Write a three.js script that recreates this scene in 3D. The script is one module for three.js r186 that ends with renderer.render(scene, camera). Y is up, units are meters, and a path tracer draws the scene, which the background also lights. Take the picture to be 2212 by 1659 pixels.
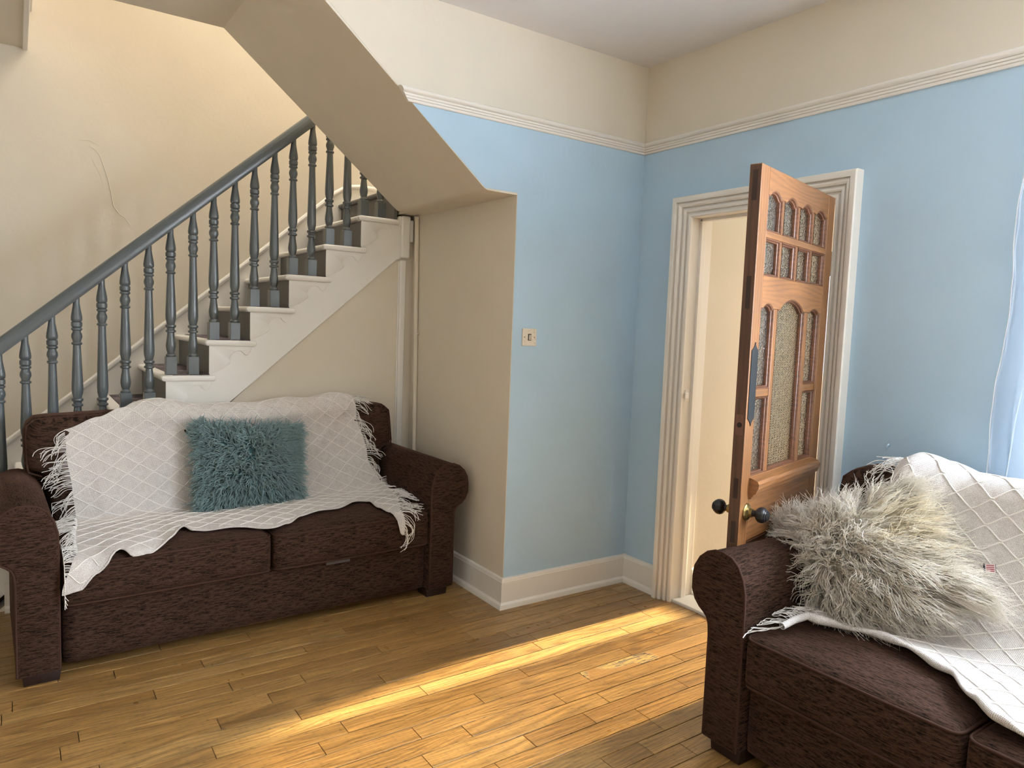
import * as THREE from 'three';
import { mergeGeometries, toCreasedNormals } from 'three/addons/utils/BufferGeometryUtils.js';
import { RoundedBoxGeometry } from 'three/addons/geometries/RoundedBoxGeometry.js';
import { RectAreaLightUniformsLib } from 'three/addons/lights/RectAreaLightUniformsLib.js';

// ---------------------------------------------------------------- camera, sky, sun, window daylight, exposure
const scene = new THREE.Scene();
const camera = new THREE.PerspectiveCamera(56.18, 2212 / 1659, 0.05, 200);
camera.rotation.order = 'YXZ';
camera.position.set(-2.833, 1.43, 2.916);
camera.rotation.set(-0.08302, -0.60434, 0.03739);
scene.background = new THREE.Color().setRGB(0.80, 0.92, 1.10);
const renderer = new THREE.WebGLRenderer({ antialias: true });
renderer.toneMapping = THREE.LinearToneMapping;
renderer.toneMappingExposure = 1.72;
renderer.shadowMap.enabled = true;
RectAreaLightUniformsLib.init();

const sun = new THREE.DirectionalLight(new THREE.Color().setRGB(1.0, 0.87, 0.58), 21.0);
const SUN_EL = 22 * Math.PI / 180;
sun.position.set(12 * Math.cos(SUN_EL), 12 * Math.sin(SUN_EL), 0.45 - 0.05);
sun.target.position.set(0, 0, 0.45);
sun.shadow.camera.left = -6; sun.shadow.camera.right = 6; sun.shadow.camera.top = 6; sun.shadow.camera.bottom = -6;
sun.shadow.mapSize.set(2048, 2048); sun.shadow.bias = -0.0004; sun.shadow.radius = 2.0;
scene.add(sun, sun.target);

function windowLight(w, h, pos, look, rgb, power) {       // daylight that a window lets in, the size of its panes
  const l = new THREE.RectAreaLight(new THREE.Color().setRGB(...rgb), power, w, h);
  l.position.set(...pos); l.lookAt(...look); scene.add(l); return l;
}
windowLight(1.52, 1.26, [0.045, 1.60, 2.975], [-3, 1.60, 2.975], [0.97, 0.99, 1.02], 31);       // room window behind the net curtain
windowLight(1.3, 1.1, [-1.05, 5.24, -1.25], [-1.05, 0, -1.2501], [1.0, 0.93, 0.82], 10);     // window over the stairs
windowLight(0.80, 1.9, [3.10, 1.25, 1.0], [0, 1.1, 0.9], [1.0, 0.94, 0.84], 8);            // glass of the street door in the hall

// ---------------------------------------------------------------- helpers
function rng(seed) { let a = seed >>> 0; return () => { a = (a + 0x6D2B79F5) | 0; let t = Math.imul(a ^ (a >>> 15), 1 | a); t = (t + Math.imul(t ^ (t >>> 7), 61 | t)) ^ t; return ((t ^ (t >>> 14)) >>> 0) / 4294967296; }; }
const V = (x, y, z) => new THREE.Vector3(x, y, z);
const clamp = (x, a = 0, b = 1) => Math.min(b, Math.max(a, x));
const lerp = (a, b, t) => a + (b - a) * t;
const sstep = (a, b, x) => { const t = clamp((x - a) / (b - a)); return t * t * (3 - 2 * t); };
function interp(tab, x) { if (x <= tab[0][0]) return tab[0][1]; for (let i = 1; i < tab.length; i++) if (x <= tab[i][0]) { const t = (x - tab[i - 1][0]) / (tab[i][0] - tab[i - 1][0]); const u = t * t * (3 - 2 * t); return lerp(tab[i - 1][1], tab[i][1], u); } return tab[tab.length - 1][1]; }
function tileNoise(seed) {                                 // value noise with periods px, py
  const r = rng(seed), T = new Float32Array(65536); for (let i = 0; i < 65536; i++) T[i] = r();
  const h = (i, j) => T[((i * 73856093) ^ (j * 19349663)) & 65535];
  return (x, y, px, py) => {
    const i = Math.floor(x), j = Math.floor(y), fx = x - i, fy = y - j, u = fx * fx * (3 - 2 * fx), v = fy * fy * (3 - 2 * fy);
    const m = (a, n) => ((a % n) + n) % n, i0 = m(i, px), i1 = m(i + 1, px), j0 = m(j, py), j1 = m(j + 1, py);
    return lerp(lerp(h(i0, j0), h(i1, j0), u), lerp(h(i0, j1), h(i1, j1), u), v);
  };
}
function noise3(seed) {
  const n = tileNoise(seed); return (x, y, z = 0) => (n(x + z * 17.3, y - z * 9.1, 4096, 4096) + n(x * 0.97 + 31.7, z + y * 0.13 + 11.1, 4096, 4096)) - 1;
}
function tex(w, h, fn, srgb = false, rep = [1, 1]) {       // fn(u, v) -> grey or [r, g, b], 0..1
  const d = new Uint8Array(w * h * 4);
  for (let j = 0; j < h; j++) for (let i = 0; i < w; i++) {
    const c = fn(i / w, j / h), k = (j * w + i) * 4, a = typeof c === 'number';
    for (let q = 0; q < 3; q++) d[k + q] = clamp(a ? c : c[q]) * 255; d[k + 3] = 255;
  }
  const t = new THREE.DataTexture(d, w, h); t.wrapS = t.wrapT = THREE.RepeatWrapping; t.magFilter = THREE.LinearFilter; t.minFilter = THREE.LinearMipmapLinearFilter; t.generateMipmaps = true;
  if (srgb) t.colorSpace = THREE.SRGBColorSpace; t.repeat.set(...rep); t.needsUpdate = true; return t;
}
const std = (o) => new THREE.MeshStandardMaterial(o), phy = (o) => new THREE.MeshPhysicalMaterial(o);
function mesh(name, geo, mat, parent) { const m = new THREE.Mesh(geo, mat); m.name = name; m.castShadow = m.receiveShadow = true; parent.add(m); return m; }
const taken = {};
function top(o, name, label, category, group, kind) {
  const n = taken[name] = (taken[name] ?? -1) + 1; o.name = n ? `${name}_${String(n).padStart(3, '0')}` : name;
  o.userData.label = label; o.userData.category = category; if (group) o.userData.group = group; if (kind) o.userData.kind = kind;
  scene.add(o); return o;
}
const G = () => new THREE.Group();
const rbox = (w, h, d, x, y, z, r = 0.003, seg = 1) => { const g = new RoundedBoxGeometry(w, h, d, seg, Math.min(r, w / 2.01, h / 2.01, d / 2.01)); planarUV(g); g.translate(x, y, z); return g; };
const box = (x0, x1, y0, y1, z0, z1) => { const g = new THREE.BoxGeometry(x1 - x0, y1 - y0, z1 - z0); g.translate((x0 + x1) / 2, (y0 + y1) / 2, (z0 + z1) / 2); planarUV(g); return g; };
const bbox = (x0, x1, y0, y1, z0, z1, r = 0.003, seg = 1) => rbox(x1 - x0, y1 - y0, z1 - z0, (x0 + x1) / 2, (y0 + y1) / 2, (z0 + z1) / 2, r, seg);
function planarUV(g, ox = 0, oy = 0) {                     // uv in metres from the face a vertex belongs to
  const p = g.attributes.position, n = g.attributes.normal, uv = new Float32Array(p.count * 2);
  for (let i = 0; i < p.count; i++) {
    const ax = Math.abs(n.getX(i)), ay = Math.abs(n.getY(i)), az = Math.abs(n.getZ(i)); let u, v;
    if (az >= ax && az >= ay) { u = p.getX(i); v = p.getY(i); } else if (ay >= ax) { u = p.getX(i); v = p.getZ(i); } else { u = p.getZ(i); v = p.getY(i); }
    uv[2 * i] = u + ox; uv[2 * i + 1] = v + oy;
  }
  g.setAttribute('uv', new THREE.BufferAttribute(uv, 2)); return g;
}
function buildGeo(pos, uv, idx) {
  const g = new THREE.BufferGeometry(); g.setAttribute('position', new THREE.Float32BufferAttribute(pos, 3)); g.setAttribute('uv', new THREE.Float32BufferAttribute(uv, 2)); g.setIndex(idx); return g;
}
function crease(g, deg = 35) { const c = toCreasedNormals(g, deg * Math.PI / 180); return c; }
function smoothNormals(g) {                                // average normals of vertices that share a place
  g.computeVertexNormals(); const p = g.attributes.position, n = g.attributes.normal, m = new Map(), key = (i) => `${Math.round(p.getX(i) * 2e4)},${Math.round(p.getY(i) * 2e4)},${Math.round(p.getZ(i) * 2e4)}`;
  for (let i = 0; i < p.count; i++) { const k = key(i), a = m.get(k) || [0, 0, 0]; a[0] += n.getX(i); a[1] += n.getY(i); a[2] += n.getZ(i); m.set(k, a); }
  for (let i = 0; i < p.count; i++) { const a = m.get(key(i)), l = Math.hypot(...a) || 1; n.setXYZ(i, a[0] / l, a[1] / l, a[2] / l); } return g;
}
function merge(list) { return mergeGeometries(list.map((g) => (g.index ? g.toNonIndexed() : g)).map((g) => { for (const k of Object.keys(g.attributes)) if (!['position', 'normal', 'uv', 'color'].includes(k)) g.deleteAttribute(k); return g; })); }
// a moulding: profile [[a, b], ...] carried along verts [{p, A, B}]
function sweep(profile, verts, closed = false, deg = 30) {
  const pos = [], uv = [], idx = [], n = profile.length; let L = 0; const vs = closed ? [...verts, verts[0]] : verts;
  const pl = [0]; for (let i = 1; i < n; i++) pl.push(pl[i - 1] + Math.hypot(profile[i][0] - profile[i - 1][0], profile[i][1] - profile[i - 1][1]));
  vs.forEach((v, k) => { if (k) L += v.p.distanceTo(vs[k - 1].p); profile.forEach(([a, b], i) => { const q = v.p.clone().addScaledVector(v.A, a).addScaledVector(v.B, b); pos.push(q.x, q.y, q.z); uv.push(L, pl[i]); }); });
  for (let k = 0; k < vs.length - 1; k++) for (let i = 0; i < n - 1; i++) { const a = k * n + i, b = a + n; idx.push(a, b, a + 1, b, b + 1, a + 1); }
  if (!closed) { const tri = THREE.ShapeUtils.triangulateShape(profile.map(([a, b]) => new THREE.Vector2(a, b)), []); for (const [s, e] of [[0, 1], [(vs.length - 1) * n, 0]]) { const o = pos.length / 3; for (let i = 0; i < n; i++) { pos.push(pos[(s + i) * 3], pos[(s + i) * 3 + 1], pos[(s + i) * 3 + 2]); uv.push(...profile[i]); } for (const t of tri) idx.push(...(e ? [o + t[0], o + t[1], o + t[2]] : [o + t[2], o + t[1], o + t[0]])); } }
  return crease(buildGeo(pos, uv, idx), deg);
}
function tube(pts, r, sides = 6, taper = null, closed = false) {   // round cord through points
  const pos = [], uv = [], nor = [], idx = []; const n = pts.length; let L = 0, N = null;
  for (let i = 0; i < n; i++) {
    const a = pts[closed ? (i - 1 + n) % n : Math.max(0, i - 1)], b = pts[closed ? (i + 1) % n : Math.min(n - 1, i + 1)], T = b.clone().sub(a).normalize();
    if (!N) N = Math.abs(T.y) < 0.9 ? V(0, 1, 0) : V(1, 0, 0); N = N.clone().addScaledVector(T, -N.dot(T)).normalize(); const B = T.clone().cross(N);
    if (i) L += pts[i].distanceTo(pts[i - 1]); const rr = taper ? r * taper(i / (n - 1)) : r;
    for (let s = 0; s <= sides; s++) { const q = s / sides * Math.PI * 2, d = N.clone().multiplyScalar(Math.cos(q)).addScaledVector(B, Math.sin(q)); nor.push(d.x, d.y, d.z); pos.push(pts[i].x + d.x * rr, pts[i].y + d.y * rr, pts[i].z + d.z * rr); uv.push(L, s / sides * r * 6.3); }
  }
  const m = sides + 1, last = closed ? n : n - 1;
  for (let i = 0; i < last; i++) for (let s = 0; s < sides; s++) { const a = i * m + s, b = ((i + 1) % n) * m + s; idx.push(a, a + 1, b, b, a + 1, b + 1); }
  const g = buildGeo(pos, uv, idx); g.setAttribute('normal', new THREE.Float32BufferAttribute(nor, 3)); return g;
}
// closed outline [[x, y], ...] carried from z0 to z1 with its rim rounded by r at either end
function slabOf(outline, z0, z1, r, seg = 4, deg = 50) {
  let o = outline.slice(); if (THREE.ShapeUtils.area(o.map((p) => new THREE.Vector2(...p))) < 0) o.reverse(); const n = o.length, nor = o.map((p, i) => { const a = o[(i - 1 + n) % n], b = o[(i + 1) % n]; const e1 = [p[0] - a[0], p[1] - a[1]], e2 = [b[0] - p[0], b[1] - p[1]], l1 = Math.hypot(...e1), l2 = Math.hypot(...e2); let x = -e1[1] / l1 - e2[1] / l2, y = e1[0] / l1 + e2[0] / l2; const l = Math.hypot(x, y) || 1; x /= l; y /= l; const c = Math.max(0.5, x * -e1[1] / l1 + y * e1[0] / l1); return [x / c, y / c]; });
  const rings = []; for (let k = 0; k <= seg; k++) { const q = k / seg * Math.PI / 2; rings.push([r * (1 - Math.sin(q)), z0 + r * (1 - Math.cos(q))]); } for (let k = 0; k <= seg; k++) { const q = k / seg * Math.PI / 2; rings.push([r * (1 - Math.cos(q)), z1 - r * (1 - Math.sin(q))]); }
  const pos = [], uv = [], idx = [], len = [0]; for (let i = 1; i <= n; i++) len.push(len[i - 1] + Math.hypot(o[i % n][0] - o[i - 1][0], o[i % n][1] - o[i - 1][1]));
  for (const [ins, z] of rings) for (let i = 0; i <= n; i++) { const p = o[i % n], m = nor[i % n]; pos.push(p[0] + m[0] * ins, p[1] + m[1] * ins, z); uv.push(z, len[i]); }
  for (let k = 0; k < rings.length - 1; k++) for (let i = 0; i < n; i++) { const a = k * (n + 1) + i, b = a + n + 1; idx.push(a, a + 1, b, a + 1, b + 1, b); }
  for (const k of [0, rings.length - 1]) { const ring = []; for (let i = 0; i < n; i++) ring.push(new THREE.Vector2(pos[(k * (n + 1) + i) * 3], pos[(k * (n + 1) + i) * 3 + 1])); const tri = THREE.ShapeUtils.triangulateShape(ring, []), b = pos.length / 3; ring.forEach((q) => { pos.push(q.x, q.y, rings[k][1]); uv.push(q.x, q.y); }); for (const t of tri) idx.push(...(k ? [b + t[0], b + t[1], b + t[2]] : [b + t[2], b + t[1], b + t[0]])); }
  return crease(buildGeo(pos, uv, idx), deg);
}
function shapeOf(pts, holes = []) { const s = new THREE.Shape(pts.map((p) => new THREE.Vector2(...p))); for (const h of holes) s.holes.push(new THREE.Path(h.map((p) => new THREE.Vector2(...p)))); return s; }
const rect = (a0, a1, b0, b1) => [[a0, b0], [a1, b0], [a1, b1], [a0, b1]];
function wallXY(pts, holes, zFront, t) { const g = new THREE.ExtrudeGeometry(shapeOf(pts, holes), { depth: t, bevelEnabled: false, curveSegments: 10 }); g.translate(0, 0, zFront - t); return g; }           // faces +z at zFront
function wallZY(pts, holes, x0, t) { const g = new THREE.ExtrudeGeometry(shapeOf(pts.map(([z, y]) => [-z, y]), holes.map((h) => h.map(([z, y]) => [-z, y]))), { depth: t, bevelEnabled: false }); g.rotateY(Math.PI / 2); g.translate(x0, 0, 0); return g; }   // spans x0 .. x0 + t
function roundedCushion(w, h, d, r, crown, nx = 22, ny = 6, nz = 18, sag = 0) {
  const g = new THREE.BoxGeometry(w, h, d, nx, ny, nz); planarUV(g); const p = g.attributes.position;
  for (let i = 0; i < p.count; i++) {
    let x = p.getX(i), y = p.getY(i), z = p.getZ(i); const cx = clamp(x, -w / 2 + r, w / 2 - r), cy = clamp(y, -h / 2 + r, h / 2 - r), cz = clamp(z, -d / 2 + r, d / 2 - r); let dx = x - cx, dy = y - cy, dz = z - cz; const l = Math.hypot(dx, dy, dz);
    if (l > 1e-9) { const m = Math.max(Math.abs(dx), Math.abs(dy), Math.abs(dz)); const s = m / l; dx *= s; dy *= s; dz *= s; x = cx + dx; y = cy + dy; z = cz + dz; }
    const k = (1 - (2 * x / w) ** 2) * (1 - (2 * z / d) ** 2); if (y > 0) y += crown * Math.max(0, k) * (y / (h / 2)); const f = (1 - (2 * x / w) ** 2) * (1 - (2 * y / h) ** 2); z += Math.sign(z) * sag * Math.max(0, f) * Math.abs(z) / (d / 2);
    p.setXYZ(i, x, y, z);
  } return smoothNormals(g);
}

// ---------------------------------------------------------------- surfaces
const nA = tileNoise(11), nB = tileNoise(23), nC = tileNoise(37);
const plasterBump = tex(512, 512, (u, v) => 0.45 * nA(u * 16, v * 16, 16, 16) + 0.35 * nB(u * 60, v * 60, 60, 60) + 0.2 * nC(u * 170, v * 170, 170, 170), false, [1, 1]);
const mottle = (amp, tint) => tex(256, 256, (u, v) => { const n = 0.6 * nA(u * 5, v * 5, 5, 5) + 0.4 * nB(u * 17, v * 17, 17, 17) - 0.5, m = nC(u * 4 + 7, v * 4, 4, 4) - 0.5; return [0.96 + amp * n + tint * m, 0.96 + amp * n, 0.96 + amp * n - tint * m]; }, false, [0.5, 0.5]);
const wallTone = mottle(0.06, 0.015), blueTone = mottle(0.09, 0.025);
const M = {};
M.blue = std({ color: '#b4cfe2', roughness: 0.62, map: blueTone, bumpMap: plasterBump, bumpScale: 0.0008 });
M.cream = std({ color: '#dfd5c3', roughness: 0.72, map: wallTone, bumpMap: plasterBump, bumpScale: 0.0006 });      // the one cream paint of walls, soffit and hall
M.ceiling = std({ color: '#e4e1df', roughness: 0.85, map: wallTone, bumpMap: plasterBump, bumpScale: 0.0006 });
const brush = tex(256, 256, (u, v) => 0.6 * nA(u * 6, v * 90, 6, 90) + 0.4 * nB(u * 24, v * 24, 24, 24), false, [2, 2]);
M.white = std({ color: '#e6e1d8', roughness: 0.42 });
M.white2 = std({ color: '#e9e6df', roughness: 0.38 });
M.grey = phy({ color: '#545b5d', roughness: 0.34, bumpMap: brush, bumpScale: 0.00006, clearcoat: 0.35, clearcoatRoughness: 0.25 });
M.riser = std({ color: '#5e5c58', roughness: 0.45, bumpMap: brush, bumpScale: 0.0001 });
M.black = phy({ color: '#0e0f11', roughness: 0.45, clearcoat: 0.1, clearcoatRoughness: 0.3 });
M.brass = std({ color: '#8a7648', roughness: 0.35, metalness: 0.9 });
M.steel = std({ color: '#8d8a84', roughness: 0.4, metalness: 0.8 });
M.darkslot = std({ color: '#2a211b', roughness: 0.9 });
// oak floor boards
const oakGrain = (u, v) => { const w = nA(u * 5, v * 7, 5, 7), f = nB(u * 22 + w * 1.5, v * 130, 22, 130), c = 0.5 + 0.5 * Math.sin((v * 14 + w * 2.6 + nC(u * 3, v * 4, 3, 4) * 2.2) * 6.283), p = nC(u * 60, v * 256, 60, 256); return [w, f, c, p]; };
const oakMap = tex(1024, 256, (u, v) => { const [w, f, c, p] = oakGrain(u, v); let k = 0.82 + 0.12 * (w - 0.5) + 0.22 * (f - 0.5) + 0.13 * (c - 0.5); if (p > 0.82) k -= 0.36 * (p - 0.82) / 0.18; return [k * 1.03, k * (0.985 + 0.02 * f), k * (0.93 + 0.05 * f)]; }, true, [1 / 1.3, 1 / 0.26]);
const oakBump = tex(1024, 256, (u, v) => { const [, f, , p] = oakGrain(u, v); return 0.7 + 0.25 * f - (p > 0.84 ? 0.6 : 0); }, false, [1 / 1.3, 1 / 0.26]);
const oakRough = tex(256, 256, (u, v) => 0.55 + 0.3 * nA(u * 6, v * 6, 6, 6) + 0.25 * (nB(u * 50, v * 50, 50, 50) - 0.5), false, [0.7, 0.7]);
const oakTints = ['#b38d54', '#ad8850', '#b8945b', '#a6814c', '#b08a52', '#b59058'];
M.oak = oakTints.map((c) => phy({ color: c, map: oakMap, bumpMap: oakBump, bumpScale: 0.0006, roughness: 0.55, roughnessMap: oakRough, clearcoat: 0.3, clearcoatRoughness: 0.3 }));
const wornMap = tex(1024, 256, (u, v) => { const [w, f, , p] = oakGrain(u, v); const patch = sstep(0.46, 0.56, nA(u * 9, v * 3 + 2, 9, 3)), dark = nB(u * 40, v * 90, 40, 90) > 0.66 && patch > 0.4 ? 0.45 : 0; const k = 0.8 + 0.15 * (f - 0.5) + 0.1 * (w - 0.5) - (p > 0.9 ? 0.15 : 0); const g = lerp(1, 1.12, patch); return [k * lerp(1.0, 1.02, patch) * g - dark, k * lerp(0.96, 1.12, patch) * g - dark, k * lerp(0.9, 1.5, patch) * g - dark]; }, true, [1 / 1.3, 1 / 0.26]);
M.oakWorn = std({ color: '#c1975c', map: wornMap, bumpMap: oakBump, bumpScale: 0.001, roughness: 0.75 });
M.subfloor = std({ color: '#140d08', roughness: 0.95 });
// pine door
const pineGrain = (u, v) => { const w = nA(u * 2, v * 6, 2, 6); return 0.5 + 0.5 * Math.sin((v * 24 + w * 2.4) * 6.283) * (0.3 + 0.7 * nB(u * 4, v * 60, 4, 60)); };
const pineMap = tex(512, 512, (u, v) => { const g = pineGrain(u, v), f = nC(u * 20, v * 200, 20, 200), w = nA(u * 4 + 3, v * 4, 4, 4); const k = 0.86 - 0.17 * g * g + 0.10 * (f - 0.5) + 0.12 * (w - 0.5); return [k, k * 0.95, k * 0.88]; }, true, [1.4, 2.2]);
M.pine = phy({ color: '#a57448', map: pineMap, bumpMap: pineMap, bumpScale: 0.0002, roughness: 0.42, clearcoat: 0.3, clearcoatRoughness: 0.3 });
const pineMapV = pineMap.clone(); pineMapV.rotation = Math.PI / 2; pineMapV.needsUpdate = true;
M.pineV = phy({ color: '#a57448', map: pineMapV, bumpMap: pineMapV, bumpScale: 0.0002, roughness: 0.42, clearcoat: 0.3, clearcoatRoughness: 0.3 });
M.pineDark = phy({ color: '#80543a', map: pineMapV, roughness: 0.45, clearcoat: 0.3, clearcoatRoughness: 0.3 });
M.endgrain = std({ color: '#33241b', roughness: 0.8 });
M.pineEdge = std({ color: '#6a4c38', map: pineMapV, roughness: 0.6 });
const pebble = tex(256, 256, (u, v) => { let m = 0; for (let k = 0; k < 1; k++) { const a = nA(u * 24, v * 24, 24, 24), b = nB(u * 48, v * 48, 48, 48); m = Math.abs(a - 0.5) * 1.6 + 0.5 * b; } return m; }, false, [9, 9]);
const ripple = tex(256, 256, (u, v) => 0.5 + 0.25 * Math.sin((v * 22 + 0.5 * Math.sin(u * 8 * 6.283)) * 6.283) + 0.4 * (nB(u * 40, v * 40, 40, 40) - 0.5), false, [5, 5]);
M.pebbleGlass = phy({ color: '#f4f6ee', roughness: 0.12, transmission: 1, thickness: 0.004, ior: 1.5, bumpMap: pebble, bumpScale: 0.002 });
M.rippleGlass = phy({ color: '#f6f4e2', roughness: 0.12, transmission: 1, thickness: 0.004, ior: 1.5, bumpMap: ripple, bumpScale: 0.003 });
M.pane = phy({ color: '#ffffff', roughness: 0.0, transmission: 1, thickness: 0 });
M.tinted = phy({ color: '#d6d0c4', roughness: 0.3, transmission: 1, thickness: 0 });
M.frosted = phy({ color: '#fff6e2', roughness: 0.8, transmission: 1, thickness: 0 });
// upholstery
const chen = (u, v) => { const a = nA(u * 12, v * 140, 12, 140), b = nB(u * 36 + a, v * 230, 36, 230), c = nC(u * 60, v * 60, 60, 60); return 0.5 * a + 0.38 * b + 0.12 * c; };
const chenMap = tex(512, 512, (u, v) => { const c = chen(u, v), k = 0.42 + 0.82 * (c - 0.22) / 0.56; const hi = sstep(0.56, 0.74, c); return [k * (1 + 0.10 * hi), k * (0.97 + 0.03 * hi), k * 0.93]; }, true, [4, 4]);
const chenBump = tex(512, 512, (u, v) => chen(u, v), false, [4, 4]);
M.sofa = phy({ color: '#443128', map: chenMap, bumpMap: chenBump, bumpScale: 0.0018, roughness: 0.9, specularIntensity: 0.25, sheen: 0.8, sheenColor: new THREE.Color('#8f6b5b'), sheenRoughness: 0.6 });
M.piping = phy({ specularIntensity: 0.3, color: '#402b22', roughness: 0.85 });
M.foot = phy({ color: '#241512', roughness: 0.35 });
M.tabCloth = std({ color: '#4a4340', roughness: 0.8 });
// knitted throws
const knit = (u, v) => { const a = Math.abs(Math.sin(u * 24 * Math.PI)), b = Math.abs(Math.sin(v * 24 * Math.PI)); return Math.max(a * 0.9, b * 0.8) * (0.7 + 0.5 * nA(u * 64, v * 64, 64, 64)); };
const knitMap = tex(512, 512, (u, v) => { const k = 0.68 + 0.32 * sstep(0.25, 0.8, knit(u, v)) + 0.05 * (nB(u * 8, v * 8, 8, 8) - 0.5); return [k, k * 0.99, k * 0.985]; }, true, [10, 10]);
const knitBump = tex(512, 512, knit, false, [10, 10]);
M.throw = phy({ color: '#e4dfda', map: knitMap, bumpMap: knitBump, bumpScale: 0.0016, roughness: 0.95, side: THREE.DoubleSide, sheen: 0.2, sheenColor: new THREE.Color('#ffffff'), sheenRoughness: 0.7 });
M.cord = std({ color: '#ebe6e0', roughness: 0.95 });
M.furTeal = phy({ color: '#ffffff', vertexColors: true, roughness: 0.95, specularIntensity: 0.5, transmission: 0.3, thickness: 0 });
M.furCream = phy({ color: '#ffffff', vertexColors: true, roughness: 0.95, specularIntensity: 0.5, transmission: 0.65, thickness: 0 });
M.skinTeal = std({ color: '#4b7276', roughness: 0.95 });
M.skinCream = std({ color: '#f0ebe2', roughness: 0.95 });
M.voileHem = phy({ color: '#f6f8fb', roughness: 0.9, transmission: 0.35, thickness: 0, side: THREE.DoubleSide });
M.voile = phy({ color: '#e3ecf5', roughness: 0.6, transmission: 0.85, thickness: 0, side: THREE.DoubleSide });
const lino = tex(256, 256, (u, v) => { const d = nA(u * 9 + v * 4, v * 9, 9, 9), e = nB(u * 26, v * 26, 26, 26), k = 0.42 + 0.5 * sstep(0.42, 0.62, 0.65 * d + 0.35 * e); return [k, k * 0.94, k * 0.97]; }, true, [3, 3]);
M.lino = std({ color: '#8c8288', map: lino, roughness: 0.55 });

// ---------------------------------------------------------------- the shell of the room
const CEIL = 2.83, RAIL0 = 2.371, STZ = -1.97, slopeX = (y) => -1.008 - (y - 2.052) / 0.811;
function structure(o, name, label, category) { return top(o, name, label, category, null, 'structure'); }
{ // back wall with its slanting end
  const g = structure(G(), 'wall_back', 'back wall painted pale blue below and cream above the picture rail', 'wall');
  const ym = RAIL0 + 0.02;
  mesh('lower_paint', wallXY([[-0.828, 0], [0.14, 0], [0.14, ym], [slopeX(ym) + 0.002, ym], [-1.013, 2.0615], [-0.828, 2.0615]], [], 0, 0.09), M.blue, g);
  mesh('upper_paint', wallXY([[slopeX(ym) + 0.002, ym], [0.14, ym], [0.14, CEIL + 0.02], [slopeX(CEIL) + 0.002, CEIL + 0.02]], [], 0, 0.09), M.cream, g);
}
const DOORZ = [0.375, 1.155], DOORH = 2.0, WIN = [2.15, 3.8, 0.90, 2.3];
{
  const g = structure(G(), 'wall_right', 'blue wall with the doorway, cream above the picture rail', 'wall'), ym = RAIL0 + 0.02;
  mesh('lower_paint', wallZY([[-0.09, 0], [DOORZ[0] - 0.02, 0], [DOORZ[0] - 0.02, DOORH + 0.02], [DOORZ[1] + 0.02, DOORH + 0.02], [DOORZ[1] + 0.02, 0], [4.7, 0], [4.7, ym], [-0.09, ym]], [rect(WIN[0], WIN[1], WIN[2], WIN[3])], 0, 0.14), M.blue, g);
  mesh('upper_paint', wallZY(rect(-0.09, 4.7, ym, CEIL + 0.02), [], 0, 0.14), M.cream, g);
}
structure(mesh('x', box(-4.7, 0.14, 0, CEIL, 4.6, 4.7), M.cream, scene), 'wall_front', 'plain cream wall facing the stairs across the room', 'wall');
structure(mesh('x', box(-4.7, -4.6, 0, 5.3, STZ, 4.6), M.cream, scene), 'wall_left', 'plain cream wall beyond the foot of the stairs', 'wall');
{ // stairwell wall with its old plaster cracks
  const g = structure(G(), 'wall_stairs', 'warm beige stairwell wall behind the balustrade with plaster cracks', 'wall');
  mesh('plaster', wallXY(rect(-4.6, -0.10, 0, 5.3), [], STZ, 0.1), M.cream, g);
  const line = (pts, r) => tube(pts.map(([x, y]) => V(x, y, STZ + 0.0003)), r, 5, (t) => 0.35 + Math.sin(Math.PI * clamp(t * 0.96 + 0.02)) * 0.65);
  mesh('crack', merge([line([[-2.473, 2.359], [-2.448, 2.348], [-2.42, 2.316], [-2.395, 2.24], [-2.381, 2.19], [-2.366, 2.12], [-2.352, 2.034], [-2.325, 1.995], [-2.29, 1.97], [-2.262, 1.925]], 0.0022), line([[-2.462, 2.30], [-2.44, 2.25], [-2.415, 2.2], [-2.4, 2.13]], 0.0014), line([[-2.52, 2.385], [-2.47, 2.39], [-2.42, 2.37]], 0.0016)]), M.cream, g);
}
{ const g = structure(G(), 'wall_return', 'shaded beige side wall between stair cupboard and blue wall', 'wall'); mesh('plaster', box(-0.831, -0.72, 0, 2.06, -1.96, -0.0015), M.cream, g); }
structure(mesh('x', box(-3.12, -0.80, 0, 1.95, -1.20, -1.10), M.cream, scene), 'wall_understairs', 'beige panelled wall closing the cupboard under the stairs', 'wall');
// wall_understairs is cut to the slope of the string below
{ const w = scene.getObjectByName('wall_understairs'); w.geometry = wallXY([[-2.93, 0], [-0.80, 0], [-0.80, 1.95], [-0.93, 1.84]], [], -1.10, 0.1); }
{ // sloping soffit of the upper flight with the landing floor it runs into
  const pr = [[-4.6, CEIL], [slopeX(CEIL), CEIL], [-1.03, 2.0698], [-1.016, 2.0590], [-1.0, 2.0535], [-0.95, 2.052], [-0.82, 2.051]], up = [[-0.82, 2.19], [-1.0, 2.19], [slopeX(CEIL) - 0.12, CEIL + 0.16], [-4.6, CEIL + 0.16]];
  const g1 = wallXY([...pr, ...up], [], -0.0015, 0.9485);
  const g = structure(mesh('x', crease(g1, 25), M.cream, scene), 'ceiling_stairs', 'sloping plaster soffit under the upper stair flight', 'ceiling');
  mesh('landing_floor', box(-0.93, -0.12, 2.06, 2.195, STZ, -0.01), M.cream, g);
  mesh('upper_floor', box(-4.6, -2.775, CEIL, CEIL + 0.16, STZ, -0.95), M.cream, g);
  mesh('opening_bead', merge([bbox(-2.782, -2.757, CEIL - 0.012, CEIL + 0.17, STZ, -0.96, 0.005, 2), bbox(-2.757, -2.735, CEIL + 0.20, CEIL + 0.5, STZ, -0.96, 0.004)]), M.white, g);
}
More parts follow.
